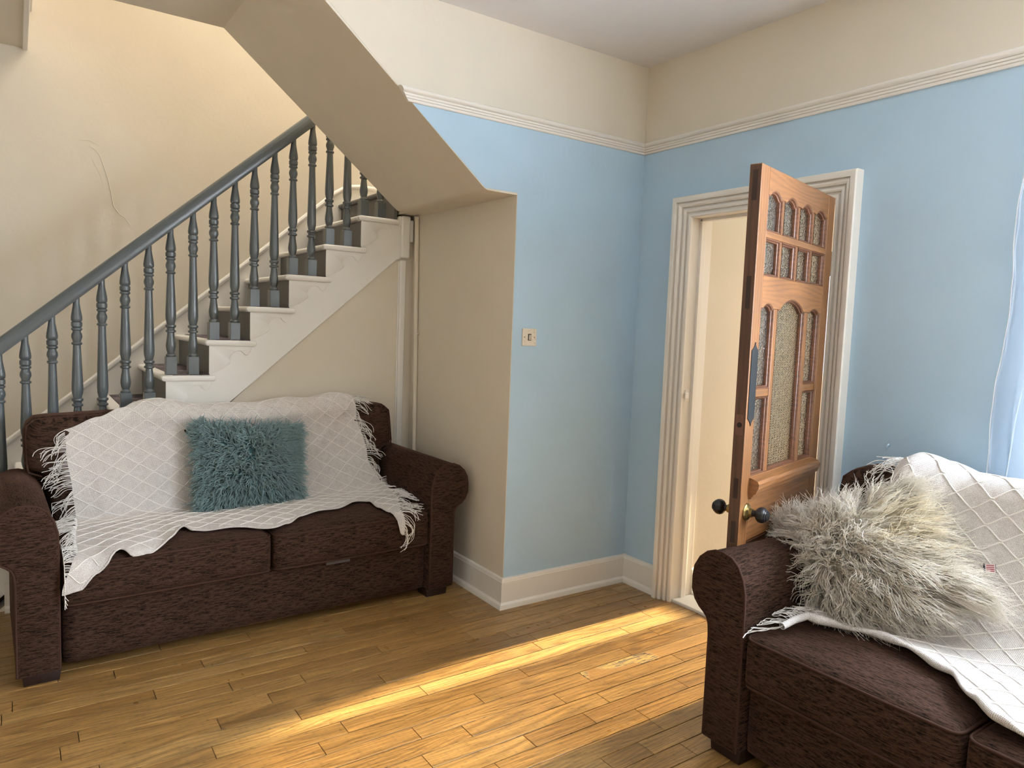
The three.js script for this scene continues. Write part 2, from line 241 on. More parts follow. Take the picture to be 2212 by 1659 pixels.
{ // upper part of the stairwell, under the roof light
  const g = structure(G(), 'wall_upper', 'upper stairwell walls above the landing', 'wall');
  mesh('end_wall', box(-0.14, -0.04, 0, 5.3, STZ, -0.10), M.cream, g); mesh('side_wall', box(-4.6, -0.04, CEIL + 0.13, 5.3, -0.10, -0.002), M.cream, g);
}
const ROOF = [-1.75, -0.35, -1.85, -0.65];
{ const s = new THREE.ExtrudeGeometry(shapeOf(rect(-4.7, 0, -0.1, 2.07), [rect(ROOF[0], ROOF[1], -ROOF[3], -ROOF[2])]), { depth: 0.12, bevelEnabled: false }); s.rotateX(-Math.PI / 2); s.translate(0, 5.3, 0); structure(mesh('x', s, M.ceiling, scene), 'ceiling_upper', 'upper ceiling over the stairwell with the roof light', 'ceiling'); }
structure(mesh('x', box(-4.7, 0.14, CEIL, CEIL + 0.13, -0.002, 4.7), M.ceiling, scene), 'ceiling', 'plain off-white plaster ceiling of the living room', 'ceiling');
{ // oak strip floor
  const g = structure(G(), 'floor', 'worn varnished oak strip floor running toward the doorway', 'floor');
  mesh('subfloor', box(-4.6, 0.02, -0.06, -0.007, STZ, 4.6), M.subfloor, g);
  const rows = { '-2': [-2.229, -1.614], '-1': [-2.898, -1.83, -1.1], 0: [-2.429, -1.347, -0.58], 1: [-2.176, -1.557, -0.782], 2: [-2.684, -1.92, -1.141, -0.376], 3: [-2.073, -0.989], 4: [-2.272, -1.654, -0.9], 5: [-2.019, -0.935], 6: [-2.324, -1.554, -0.475], 7: [-1.908, -1.131, -0.365], 8: [-2.018, -1.399, -0.625], 9: [-1.708, -0.935], 10: [-1.552, -1.132, -0.468], 11: [-1.753, -0.982], 12: [-1.397, -1.123, -0.625], 13: [-0.934], 15: [-1.253, -1.079], 16: [-0.957] };
  const r = rng(5), P = 0.0818, TH = 0.0125, rest = [], X0 = -4.6, X1 = 0.0;
  const plank = (x0, x1, z0, z1) => {                     // chamfered strip, grain along x, turned a little as the floor is
    const c = 0.0005, h = 0.018, gp = 0.0012, gz = 0.0020, a0 = x0 + gp, a1 = x1 - gp, b0 = z0 + gz, b1 = z1 - gz, dy = (r() - 0.5) * 0.0006, ou = r() * 7, ov = r() * 5;
    const pos = [[a0, -h, b0], [a1, -h, b0], [a1, -h, b1], [a0, -h, b1], [a0, -c, b0], [a1, -c, b0], [a1, -c, b1], [a0, -c, b1], [a0 + c, dy, b0 + c], [a1 - c, dy, b0 + c], [a1 - c, dy, b1 - c], [a0 + c, dy, b1 - c]];
    const idx = [8, 11, 10, 8, 10, 9]; for (let k = 0; k < 4; k++) { const n = (k + 1) % 4; idx.push(k, 4 + k, 4 + n, k, 4 + n, n, 4 + k, 8 + k, 8 + n, 4 + k, 8 + n, 4 + n); }
    const ca = Math.cos(TH), sa = Math.sin(TH), q = [], uv = []; for (const [x, y, z] of pos) { q.push(x, y, z - TH * (x + 1.0)); uv.push(x + ou, z + ov); }
    return crease(buildGeo(q, uv, idx), 20);
  };
  for (let k = -24; k <= 56; k++) {
    let js = (rows[k] || [-0.3 - r() * 0.7]).slice(); while (js[0] > X0 + 0.4) js.unshift(js[0] - 0.62 - r() * 0.2); while (js[js.length - 1] < -0.5) js.push(js[js.length - 1] + 0.6 + r() * 0.25);
    js = js.filter((x) => x > X0 + 0.1 && x < X1 - 0.1); const xs = [X0, ...js, X1];
    for (let i = 0; i < xs.length - 1; i++) {
      const z0 = k * P - 0.004, z1 = z0 + P; if (z0 < STZ + 0.05 || z1 > 4.55) continue;
      const geo = plank(xs[i], xs[i + 1], z0, z1), seen = k >= -14 && k <= 22 && xs[i + 1] > -3.25 && !(xs[i] > -0.75 && k > 18);
      if (seen) mesh('plank', geo, k === 9 && xs[i] > -1.0 ? M.oakWorn : M.oak[Math.floor(r() * 6)], g); else rest.push(geo);
    }
  }
  const st = mesh('planks_beyond', merge(rest), M.oak[0], g); st.userData.kind = 'stuff';
}
// ---- mouldings
const vert = (x, y, z, A, B) => ({ p: V(x, y, z), A: V(...A), B: V(...B) });
const railProfile = [[0, 0], [0.010, 0], [0.0125, 0.004], [0.0125, 0.010], [0.0095, 0.0115], [0.0150, 0.0135], [0.0150, 0.021], [0.0120, 0.0225], [0.0180, 0.025], [0.0180, 0.032], [0.0150, 0.0345], [0.024, 0.037], [0.030, 0.042], [0.032, 0.047], [0.030, 0.053], [0.022, 0.057], [0, 0.058]];
{ const end = sweep(railProfile, [vert(-1.425, RAIL0, 0, [0, 0, 1], [-0.78, 1, 0]), vert(0, RAIL0, 0, [-1, 0, 1], [0, 1, 0]), vert(0, RAIL0, 4.6, [-1, 0, 0], [0, 1, 0])]); structure(mesh('x', end, M.white, scene), 'trim_1', 'white reeded picture rail running along the blue walls', 'picture rail'); }
const skirt = [[0, 0], [0.034, 0], [0.034, 0.010], [0.029, 0.022], [0.0195, 0.029], [0.018, 0.031], [0.018, 0.134], [0.0155, 0.138], [0.0155, 0.142], [0.011, 0.150], [0.004, 0.153], [0, 0.153]];
structure(mesh('x', sweep(skirt, [vert(-0.831, 0, -1.10, [-1, 0, 0], [0, 1, 0]), vert(-0.831, 0, 0, [-1, 0, 1], [0, 1, 0]), vert(0, 0, 0, [-1, 0, 1], [0, 1, 0]), vert(0, 0, DOORZ[0] - 0.105, [-1, 0, 0], [0, 1, 0])]), M.white, scene), 'baseboard_back', 'white baseboard wrapping the corner beside the doorway', 'baseboard');
structure(mesh('x', sweep(skirt, [vert(0, 0, DOORZ[1] + 0.105, [-1, 0, 0], [0, 1, 0]), vert(0, 0, 4.6, [-1, 0, 0], [0, 1, 0])]), M.white, scene), 'baseboard_right', 'white baseboard behind the sofa below the window', 'baseboard');
structure(mesh('x', sweep(skirt, [vert(-2.90, 0, -1.10, [0, 0, 1], [0, 1, 0]), vert(-0.85, 0, -1.10, [0, 0, 1], [0, 1, 0])]), M.white, scene), 'baseboard_understairs', 'white baseboard along the cupboard under the stairs', 'baseboard');
{ // door lining, architrave and threshold
  const g = structure(G(), 'trim_2', 'white moulded architrave around the open doorway', 'door frame'), pf = [[0, -0.002], [0, 0.016], [0.005, 0.021], [0.015, 0.022], [0.0165, 0.011], [0.026, 0.011], [0.0275, 0.024], [0.034, 0.028], [0.043, 0.028], [0.0445, 0.019], [0.051, 0.019], [0.0525, 0.034], [0.060, 0.040], [0.068, 0.041], [0.0695, 0.033], [0.075, 0.033], [0.0765, 0.049], [0.084, 0.052], [0.100, 0.052], [0.104, 0.046], [0.104, -0.002]];
  mesh('architrave', sweep(pf, [vert(0, 0, DOORZ[0], [0, 0, -1], [-1, 0, 0]), vert(0, DOORH, DOORZ[0], [0, 1, -1], [-1, 0, 0]), vert(0, DOORH, DOORZ[1], [0, 1, 1], [-1, 0, 0]), vert(0, 0, DOORZ[1], [0, 0, 1], [-1, 0, 0])], false, 22), M.white, g);
  mesh('lining', bbox(-0.001, 0.145, 0, DOORH, DOORZ[0] - 0.019, DOORZ[0], 0.002), M.white, g); mesh('lining', bbox(-0.001, 0.145, 0, DOORH, DOORZ[1], DOORZ[1] + 0.019, 0.002), M.white, g); mesh('lining', bbox(-0.001, 0.145, DOORH, DOORH + 0.019, DOORZ[0] - 0.019, DOORZ[1] + 0.019, 0.002), M.white, g);
  mesh('stop', bbox(0.052, 0.085, 0, DOORH - 0.002, DOORZ[0] - 0.002, DOORZ[0] + 0.014, 0.002), M.white, g); mesh('stop', bbox(0.052, 0.085, 0, DOORH - 0.002, DOORZ[1] - 0.014, DOORZ[1] + 0.002, 0.002), M.white, g); mesh('stop', bbox(0.052, 0.085, DOORH - 0.014, DOORH + 0.002, DOORZ[0], DOORZ[1], 0.002), M.white, g);
  const sp = mesh('strike_plate', bbox(0.012, 0.042, 1.065, 1.125, DOORZ[0] - 0.001, DOORZ[0] + 0.0025, 0.001), M.white2, g); mesh('keeper', bbox(0.004, 0.03, 1.08, 1.11, DOORZ[0] + 0.001, DOORZ[0] + 0.010, 0.003, 2), M.white2, sp);
  mesh('threshold', bbox(0.0, 0.145, -0.004, 0.014, DOORZ[0], DOORZ[1], 0.005, 2), M.white2, g);
}
{ // hall beyond the doorway
  const HZ0 = 0.362, HZ1 = 1.6, HX = 3.2;
  structure(mesh('x', wallXY(rect(0.145, HX, 0, 2.6), [rect(1.0, 1.95, 1.14, 1.9)], HZ0, 0.11), M.cream, scene), 'wall_hall', 'sunny cream wall seen through the open doorway', 'wall');
  structure(mesh('x', box(0.14, HX, 0, 2.6, HZ1, HZ1 + 0.1), M.cream, scene), 'wall_hall_right', 'cream hall wall behind the open door', 'wall');
  structure(mesh('x', wallZY(rect(HZ0 - 0.11, HZ1 + 0.1, 0, 2.7), [rect(0.56, 1.46, 0.06, 2.28), [[HZ0, 1.34], [0.545, 1.34], [0.545, 2.26], [0.50, 2.22], [0.455, 2.1], [0.405, 1.93], [HZ0, 1.76]]], HX, 0.12), M.cream, scene), 'wall_hall_end', 'hall end wall around the street door and its side light', 'wall');
  structure(mesh('x', box(0.14, HX + 0.12, 2.6, 2.7, HZ0 - 0.11, HZ1 + 0.1), M.ceiling, scene), 'ceiling_hall', 'white hall ceiling', 'ceiling');
  structure(mesh('x', box(0.145, HX + 0.12, -0.06, 0.002, HZ0 - 0.11, HZ1 + 0.1), M.oak[3], scene), 'floor_hall', 'wooden hall floor beyond the threshold', 'floor');
  structure(mesh('x', sweep(skirt, [vert(HX, 0, HZ0, [0, 0, 1], [0, 1, 0]), vert(0.146, 0, HZ0, [0, 0, 1], [0, 1, 0])].reverse()), M.white, scene), 'baseboard_hall', 'white baseboard along the cream hall wall', 'baseboard');
  const w2 = structure(G(), 'window_2', 'small bright window in the hall wall', 'window');
  mesh('frame', merge([box(1.0, 1.95, 1.14, 1.19, HZ0 - 0.07, HZ0 - 0.02), box(1.0, 1.95, 1.85, 1.9, HZ0 - 0.07, HZ0 - 0.02), box(1.0, 1.05, 1.19, 1.85, HZ0 - 0.07, HZ0 - 0.02), box(1.9, 1.95, 1.19, 1.85, HZ0 - 0.07, HZ0 - 0.02)]), M.white, w2); mesh('pane', box(1.05, 1.9, 1.19, 1.85, HZ0 - 0.046, HZ0 - 0.043), M.pane, w2);
  const d2 = structure(G(), 'door_2', 'white street door with a frosted glass panel at the end of the hall', 'door');
  mesh('stile', bbox(HX + 0.03, HX + 0.06, 0.06, 2.28, 0.56, 0.575), M.white2, d2); mesh('stile', bbox(HX + 0.03, HX + 0.06, 0.06, 2.28, 1.42, 1.46), M.white2, d2); mesh('rail', bbox(HX + 0.03, HX + 0.06, 0.06, 0.16, 0.575, 1.42), M.white2, d2); mesh('rail', bbox(HX + 0.03, HX + 0.06, 2.24, 2.28, 0.575, 1.42), M.white2, d2); mesh('pane', box(HX + 0.043, HX + 0.047, 0.16, 2.24, 0.575, 1.42), M.tinted, d2);
}
{ // living-room window behind the sofa
  const w = structure(G(), 'window_1', 'white framed window behind the net curtain', 'window'), [z0, z1, y0, y1] = WIN;
  mesh('frame', merge([box(0.05, 0.11, y0, y0 + 0.06, z0, z1), box(0.05, 0.11, y1 - 0.06, y1, z0, z1), box(0.05, 0.11, y0 + 0.06, y1 - 0.06, z0, z0 + 0.06), box(0.05, 0.11, y0 + 0.06, y1 - 0.06, z1 - 0.06, z1), box(0.05, 0.11, y0 + 0.06, y1 - 0.06, 2.98, 3.03)]), M.white2, w);
  mesh('sill', bbox(-0.03, 0.05, y0 - 0.03, y0, z0 - 0.03, z1 + 0.03, 0.006, 2), M.white2, w); mesh('pane', box(0.075, 0.079, y0 + 0.06, y1 - 0.06, z0 + 0.06, 2.98), M.pane, w); mesh('pane', box(0.075, 0.079, y0 + 0.06, y1 - 0.06, 3.03, z1 - 0.06), M.pane, w);
}
{ const w = structure(G(), 'window_3', 'roof light above the stairs', 'window'); const [x0, x1, z0, z1] = ROOF; mesh('pane', box(x0, x1, 5.36, 5.364, z0, z1), M.pane, w); mesh('frame', merge([box(x0, x1, 5.30, 5.36, z0, z0 + 0.05), box(x0, x1, 5.30, 5.36, z1 - 0.05, z1), box(x0, x0 + 0.05, 5.30, 5.36, z0, z1), box(x1 - 0.05, x1, 5.30, 5.36, z0, z1)]), M.white2, w); }
{ const g = structure(G(), 'wall_sun_blocker', 'unseen plain wall added outside to keep sun out of the living-room window', 'wall'); mesh('render', box(6.0, 6.3, -0.5, 5.6, 1.72, 7.5), M.cream, g); }  // added out of view, stops direct sun from entering by the living-room window

// ---------------------------------------------------------------- staircase
{
  const RISE = 0.184, GO = 0.2072, NX = (n) => -3.27 + GO * (n - 1), ZF = -1.062, ZW = -1.945, ZS = -1.085, st = top(G(), 'staircase', 'staircase with dark grey turned balusters and white treads rising behind the sofa', 'staircase');
  // treads with return nosing, dark risers, scroll brackets
  const nose = (t) => { const o = []; for (let k = 0; k <= 8; k++) { const a = Math.PI / 2 + k / 8 * Math.PI; o.push([Math.cos(a) * t / 2, Math.sin(a) * t / 2]); } return o; };
  const T = 0.030;
  for (let n = 1; n <= 12; n++) {
    const x = NX(n), y = RISE * n, xe = n < 12 ? x + GO + 0.055 : -0.72, white = n < 12;
    const pr = [[x + T / 2, y - T / 2]].map(([a, b]) => nose(T).map(([c, d]) => [a + c, b + d]))[0].concat([[xe - 0.012, y - T], [xe - 0.003, y - T + 0.004], [xe, y - T / 2], [xe - 0.003, y - 0.004], [xe - 0.012, y]]);
    const rear = [[x + T / 2, y - T / 2]].map(([a, b]) => nose(T).map(([c, d]) => [a + c, b + d]))[0].concat([[x + GO + 0.03, y - T], [x + GO + 0.03, y]]);
    const tr = mesh('tread', n < 12 ? merge([slabOf(pr, ZS - 0.012, ZF, 0.011, 4, 40), slabOf(rear, ZW, ZS - 0.011, 0.001, 1, 40)]) : slabOf(rear, ZW, -1.0, 0.002, 1, 40), white ? M.white2 : M.riser, st);
    if (white) mesh('tread_mat', bbox(x + 0.055, x + GO + 0.026, y - 0.001, y + 0.0035, ZW + 0.01, -1.095, 0.001), M.lino, tr);
    mesh('riser', box(x + 0.024, x + 0.042, RISE * (n - 1), y - T + 0.001, ZW, ZS - 0.002), M.riser, st);
    if (n < 12) {
      const bx = x, by = y - T, pts = [[0.022, 0], [0.240, 0], [0.2375, -0.010], [0.231, -0.031], [0.222, -0.044], [0.2135, -0.050], [0.205, -0.047], [0.193, -0.036], [0.184, -0.0265], [0.170, -0.0245], [0.157, -0.027], [0.145, -0.032], [0.134, -0.041], [0.125, -0.053], [0.121, -0.065], [0.124, -0.077], [0.132, -0.086], [0.118, -0.100], [0.10, -0.113], [0.075, -0.128], [0.05, -0.139], [0.022, -0.148]].filter(([, d]) => by + d > 0.002);
      mesh('bracket', slabOf(pts.map(([a, b]) => [bx + a, by + b]), ZS - 0.002, ZS + 0.0055, 0.0015, 2, 30), M.white2, st);
    }
  }
  // cut string under the treads
  const low = (x) => 1.269 + 0.872 * (x + 1.543); const sp = []; for (let n = 1; n <= 11; n++) { sp.push([NX(n) + 0.026, RISE * (n - 1)], [NX(n) + 0.026, RISE * n - T]); } sp.push([NX(12) + 0.03, RISE * 11 - T], [-0.905, RISE * 11 - T], [-0.905, low(-0.93)], [-0.945, low(-0.945)]); const fx = -1.543 - 1.269 / 0.872; sp.push([fx, 0]);
  mesh('outer_string', slabOf(sp.filter((p, i) => !(i === 0)).concat([[NX(1) + 0.026, 0]]), ZS - 0.025, ZS, 0.001, 1, 30), M.white2, st);
  mesh('string_end', merge([bbox(-0.925, -0.866, 1.80, 2.052, -1.10, -1.062, 0.012, 3), bbox(-0.905, -0.842, 1.90, 2.03, -1.11, -1.072, 0.006, 2), bbox(-0.945, -0.89, 1.985, 2.05, -1.12, -1.07, 0.02, 3)]), M.white2, st);
  // wall string with its bead
  const wt = [[-3.40, 0.245], [-2.504, 0.985], [-2.096, 1.338], [-1.689, 1.680], [-1.022, 2.272], [-0.96, 2.312], [-0.90, 2.335], [-0.83, 2.345], [-0.70, 2.342], [-0.30, 2.342]];
  mesh('wall_string', slabOf([...wt, [-0.30, 2.05], [-1.0, 1.75], [-3.0, 0.0], [-3.40, 0.0]], STZ + 0.001, ZW + 0.004, 0.002, 1, 30), M.white2, st);
  const bead = []; for (let k = 0; k <= 10; k++) { const a = -Math.PI / 2 + k / 10 * Math.PI; bead.push([Math.cos(a) * 0.016, Math.sin(a) * 0.017]); }
  mesh('string_bead', sweep(bead, wt.map(([x, y], i) => { const a = wt[Math.max(0, i - 1)], b = wt[Math.min(wt.length - 1, i + 1)], l = Math.hypot(b[0] - a[0], b[1] - a[1]); return { p: V(x, y, ZW + 0.003), A: V(0, 0, 1), B: V(-(b[1] - a[1]) / l, (b[0] - a[0]) / l, 0) }; }), false, 40), M.white2, st);
  // turned balusters, two on each tread, the upper turning following the rail
  const railY = (x) => 1.829 + 0.8905 * (x + 2.182);
  const turned = (L) => { const p = [[0, 0.09], [0.021, 0.09], [0.0235, 0.096], [0.0235, 0.104], [0.019, 0.108], [0.0165, 0.114], [0.0205, 0.126], [0.0238, 0.146], [0.0232, 0.160], [0.0195, 0.185], [0.0168, 0.208], [0.0165, 0.216], [0.0240, 0.221], [0.0248, 0.225], [0.0240, 0.229], [0.0180, 0.233], [0.0182, 0.240], [0.0246, 0.246], [0.0256, 0.251], [0.0246, 0.256], [0.0185, 0.260], [0.0200, 0.268], [0.0238, 0.285], [0.0250, 0.305], [0.0246, 0.33]]; const e = L - 0.212; for (let k = 1; k <= 4; k++) p.push([lerp(0.0246, 0.0168, k / 4), lerp(0.33, e, k / 4)]);
    for (const [r, d] of [[0.0225, 0.208], [0.0238, 0.204], [0.0225, 0.200], [0.0172, 0.196], [0.0185, 0.188], [0.0232, 0.176], [0.0238, 0.168], [0.0222, 0.158], [0.0178, 0.148], [0.0176, 0.143], [0.0232, 0.138], [0.0240, 0.134], [0.0230, 0.130], [0.0180, 0.127], [0.0236, 0.122], [0.0242, 0.112], [0.0236, 0.102], [0.0188, 0.099], [0.0240, 0.092], [0.0246, 0.082], [0.0232, 0.068], [0.0196, 0.046], [0.0158, 0.024], [0.0140, 0.008], [0.0138, -0.03]]) p.push([r, L - d]);
    return crease(new THREE.LatheGeometry(p.map(([r, y]) => new THREE.Vector2(r, y)), 18), 38); };
  const kinds = [0.054, 0.1605].map((dx) => { const L = railY(NX(6) + dx) - RISE * 6; return { dx, geo: merge([turned(L), rbox(0.052, 0.094, 0.052, 0, 0.047, 0, 0.003, 2)]) }; });
  for (let n = 1; n <= 11; n++) for (const k of kinds) { const b = mesh('baluster', k.geo, M.grey, st); b.position.set(NX(n) + k.dx, RISE * n, -1.132); }
  const hp = []; for (let k = 0; k <= 22; k++) { const a = -0.62 + k / 22 * (Math.PI + 1.24); hp.push([Math.cos(a) * 0.038, 0.040 + Math.sin(a) * 0.041]); }
  const d = V(1, 0.8905, 0).normalize(), up = V(-d.y, d.x, 0), xa = -3.42, xb = -1.02;
  mesh('handrail', sweep([...hp, hp[0]].map(([a, b]) => [a, b - 0.012]), [{ p: V(xa, railY(xa), -1.132), A: V(0, 0, 1), B: up }, { p: V(xb, railY(xb), -1.132), A: V(0, 0, 1), B: up }], false, 40), M.grey, st);
  mesh('newel_post', merge([rbox(0.085, 1.25, 0.085, -3.40, 0.625, -1.132, 0.006, 2), new THREE.SphereGeometry(0.052, 20, 14).translate(-3.40, 1.29, -1.132)]), M.grey, st);
}
{ // boxed pipes in the corner beside the cupboard
  const p = top(mesh('x', merge([bbox(-0.922, -0.884, 0.155, 1.79, -1.10, -1.076, 0.008, 3), bbox(-0.930, -0.921, 0.155, 1.78, -1.10, -1.092, 0.003)]), M.white2, scene), 'pipe_casing', 'white painted vertical casing strip in the corner under the stairs', 'pipe casing');
  top(mesh('x', merge([tube([V(-0.845, 0.16, -0.985), V(-0.845, 1.1, -1.0), V(-0.845, 2.046, -1.03)], 0.0135, 12), ...[0.5, 1.35].map((y) => new THREE.TorusGeometry(0.0145, 0.003, 6, 16).rotateX(Math.PI / 2).translate(-0.845, y, -0.992))]), M.cream, scene), 'pipe', 'thin cream heating pipe running up the shaded side wall', 'pipe');
}

// ---------------------------------------------------------------- the stripped pine door, swung into the room
{
  const W = 0.752, H = 1.985, TK = 0.042, d = structure(G(), 'door_1', 'open stripped pine door with textured glass panes and black knobs', 'door');
  d.position.set(-0.069, 0.006, 1.187); d.rotation.y = 0.2496;
  const X = (b) => -b, F = 0, B = -TK;                    // b: distance from the hinge; front face at z = 0
  const bd = (name, b0, b1, y0, y1, mat, parent = d, z0 = B, z1 = F) => mesh(name, bbox(X(b1), X(b0), y0, y1, z0, z1, 0.0025, 1), mat, parent);
  bd('stile', 0, 0.074, 0, H, M.pineV); const fs = bd('stile', 0.683, W, 0, H, M.pineV);
  const arch = (b0, b1, y, rise, sh, n = 14) => { const o = []; for (let k = 0; k <= n; k++) { const t = k / n, q = clamp((t - sh) / (1 - 2 * sh)); o.push([lerp(b0, b1, t), y + rise * Math.pow(Math.sin(Math.PI * q), 0.62)]); } return o; };
  const railShape = (b0, b1, yTop, archs, yBase) => { const low = [[b0, yBase]]; for (const a of archs) low.push(...a); low.push([b1, yBase]); return [...low, [b1, yTop], [b0, yTop]].map(([b, y]) => [X(b), y]); };
  const row = [[0.078, 0.219], [0.236, 0.371], [0.391, 0.527], [0.545, 0.679]];
  const extr = (pts) => { const g = new THREE.ExtrudeGeometry(shapeOf(pts), { depth: TK - 0.003, bevelEnabled: true, bevelSize: 0.0015, bevelThickness: 0.0015, bevelSegments: 1, bevelOffset: -0.0015 }); g.translate(0, 0, B + 0.0015); return g; };
  mesh('rail', extr(railShape(0.0745, 0.6825, H, row.map(([a, b]) => arch(a, b, 1.893, 0.021, 0.14, 28)), 1.893)), M.pine, d);
  bd('rail', 0.0745, 0.6825, 1.750, 1.773, M.pine);
  const low = [[0.088, 0.222, 0.016], [0.256, 0.532, 0.040], [0.562, 0.679, 0.016]];
  mesh('rail', extr(railShape(0.0745, 0.6825, 1.622, low.map(([a, b, r]) => arch(a, b, 1.512, r, r > 0.03 ? 0.10 : 0.14, 28)), 1.512)), M.pine, d);
  for (const [y0, y1] of [[1.7735, 1.8925], [1.6225, 1.7495]]) for (let k = 0; k < 3; k++) bd('mullion', row[k][1], row[k + 1][0], y0, y1, M.pineV, d, B + 0.004, F - 0.003);
  bd('mullion', 0.0745, 0.078, 1.6225, 1.8925, M.pineV); bd('mullion', 0.679, 0.6825, 1.6225, 1.8925, M.pineV);
  bd('mullion', 0.222, 0.256, 0.926, 1.5115, M.pineV, d, B + 0.003, F - 0.002); bd('mullion', 0.532, 0.562, 0.926, 1.5115, M.pineV, d, B + 0.003, F - 0.002); bd('mullion', 0.0745, 0.088, 0.926, 1.5115, M.pineV);
  bd('glazing_bar', 0.0885, 0.2215, 1.202, 1.230, M.pine, d, B + 0.004, F - 0.004); bd('glazing_bar', 0.5625, 0.679, 1.202, 1.230, M.pine, d, B + 0.004, F - 0.004);
  bd('rail', 0.0745, 0.6825, 0.695, 0.9255, M.pine); bd('rail', 0.0745, 0.6825, 0, 0.22, M.pine); bd('mullion', 0.35, 0.41, 0.2205, 0.6945, M.pineV);
  for (const [b0, b1] of [[0.075, 0.3495], [0.4105, 0.682]]) { const p = bd('panel', b0, b1, 0.221, 0.694, M.pineV, d, B + 0.012, F - 0.016); mesh('panel_moulding', loop(rectB(b0, b1, 0.221, 0.694), [[0, F], [0.006, F - 0.001], [0.012, F - 0.006], [0.02, F - 0.010], [0.028, F - 0.015], [0.03, F - 0.017]]), M.pineDark, p); }
  function rectB(b0, b1, y0, y1) { return [[X(b1), y0], [X(b0), y0], [X(b0), y1], [X(b1), y1]]; }
  function loop(outline, prof) {                          // bead round the inside of an opening
    const n = outline.length, vs = outline.map((p, i) => { const a = outline[(i - 1 + n) % n], b = outline[(i + 1) % n], e1 = [p[0] - a[0], p[1] - a[1]], e2 = [b[0] - p[0], b[1] - p[1]], l1 = Math.hypot(...e1) || 1, l2 = Math.hypot(...e2) || 1; let x = -e1[1] / l1 - e2[1] / l2, y = e1[0] / l1 + e2[0] / l2; const l = Math.hypot(x, y) || 1; x /= l; y /= l; const c = Math.max(0.6, x * -e1[1] / l1 + y * e1[0] / l1); return { p: V(p[0], p[1], 0), A: V(x / c, y / c, 0), B: V(0, 0, 1) }; });
    return sweep(prof, vs, true, 28);
  }
  const bead = [[0, -0.002], [0.003, -0.003], [0.005, -0.006], [0.0055, -0.009], [0.0085, -0.011], [0.010, -0.015], [0.010, -0.021]];
  const glazed = (b0, b1, y0, y1, rise, sh, mat) => {
    const o = [[X(b1), y0], [X(b0), y0]]; if (rise) o.push(...arch(b0, b1, y1, rise, sh, 28).map(([b, y]) => [X(b), y])); else o.push([X(b0), y1], [X(b1), y1]);
    const g = new THREE.ExtrudeGeometry(shapeOf(o), { depth: 0.004, bevelEnabled: false }); g.translate(0, 0, -0.024); const p = mesh('pane', g, mat, d);
    mesh('glazing_bead', merge([loop(o, bead), loop(o, bead.map(([a, z]) => [a, -TK - z]))]), M.pineDark, p);
  };
  for (const [a, b] of row) { glazed(a, b, 1.7735, 1.893, 0.021, 0.14, M.pebbleGlass); glazed(a, b, 1.6225, 1.7495, 0, 0, M.pebbleGlass); }
  for (const [a, b] of [[0.0885, 0.2215], [0.5625, 0.679]]) { glazed(a, b, 1.2305, 1.512, 0.016, 0.14, M.pebbleGlass); glazed(a, b, 0.926, 1.2015, 0, 0, M.pebbleGlass); }
  glazed(0.2565, 0.5315, 0.926, 1.512, 0.040, 0.10, M.rippleGlass);
  // weathered ledge moulding below the glass
  const led = [[-0.845, -0.001]]; void led;
  mesh('ledge', sweep([[0, 0], [0.010, 0.002], [0.012, 0.008], [0.016, 0.010], [0.017, 0.016], [0.026, 0.022], [0.030, 0.034], [0.034, 0.040], [0.036, 0.056], [0.030, 0.066], [0.010, 0.074], [0, 0.076]], [{ p: V(X(0.690), 0.846, 0), A: V(0, 0, 1), B: V(0, 1, 0) }, { p: V(X(0.062), 0.846, 0), A: V(0, 0, 1), B: V(0, 1, 0) }], false, 25), M.pine, d);
  // tenon ends and lock on the free edge
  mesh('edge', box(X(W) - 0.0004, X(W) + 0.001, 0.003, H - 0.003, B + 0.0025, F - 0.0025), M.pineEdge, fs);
  for (const [y0, y1] of [[1.865, 1.965], [1.505, 1.615], [0.855, 0.925], [0.70, 0.775]]) mesh('tenon_end', box(X(W) - 0.0006, X(W) + 0.002, y0, y1, B + 0.013, F - 0.012), M.endgrain, fs);
  const lk = mesh('lock_plate', bbox(X(W) - 0.001, X(W) + 0.002, 1.075, 1.145, B + 0.008, F - 0.008, 0.0006), M.pineDark, fs); mesh('lock_hole', new THREE.CylinderGeometry(0.009, 0.009, 0.003, 18).rotateZ(Math.PI / 2).translate(X(W) - 0.0006, 1.11, -0.021), M.darkslot, lk);
  // finger plate with pointed ends, and the pair of knobs
  const fp = []; { const c = 0.716, w = 0.026; for (const [dx, y] of [[0, 1.105], [0.004, 1.115], [0.014, 1.124], [1, 1.132], [1, 1.366], [0.014, 1.374], [0.004, 1.383], [0, 1.394], [-0.004, 1.383], [-0.014, 1.374], [-1, 1.366], [-1, 1.132], [-0.014, 1.124], [-0.004, 1.115]]) fp.push([X(c + (Math.abs(dx) === 1 ? dx * w : dx)), y]); }
  mesh('finger_plate', slabOf(fp, 0.0, 0.003, 0.001, 1, 20), M.black, d);
  for (const s of [1, -1]) {
    const z0 = s > 0 ? 0 : B, L = (pts) => { const g = crease(new THREE.LatheGeometry(pts.map(([r, y]) => new THREE.Vector2(r, y)), 28), 35); g.rotateX(s * Math.PI / 2); g.translate(X(0.700), 0.802, z0); return g; };
    const k = mesh('knob', L([[0, 0.020], [0.011, 0.020], [0.011, 0.034], [0.014, 0.037], [0.020, 0.040], [0.025, 0.045], [0.0275, 0.052], [0.0275, 0.060], [0.0245, 0.067], [0.021, 0.070], [0.021, 0.0725], [0.017, 0.0745], [0.015, 0.0785], [0, 0.080]]), M.black, d);
    mesh('rose', L([[0, 0], [0.031, 0], [0.031, 0.004], [0.027, 0.007], [0.026, 0.009], [0.022, 0.010], [0.016, 0.014], [0.015, 0.024], [0, 0.024]]), M.brass, k);
  }
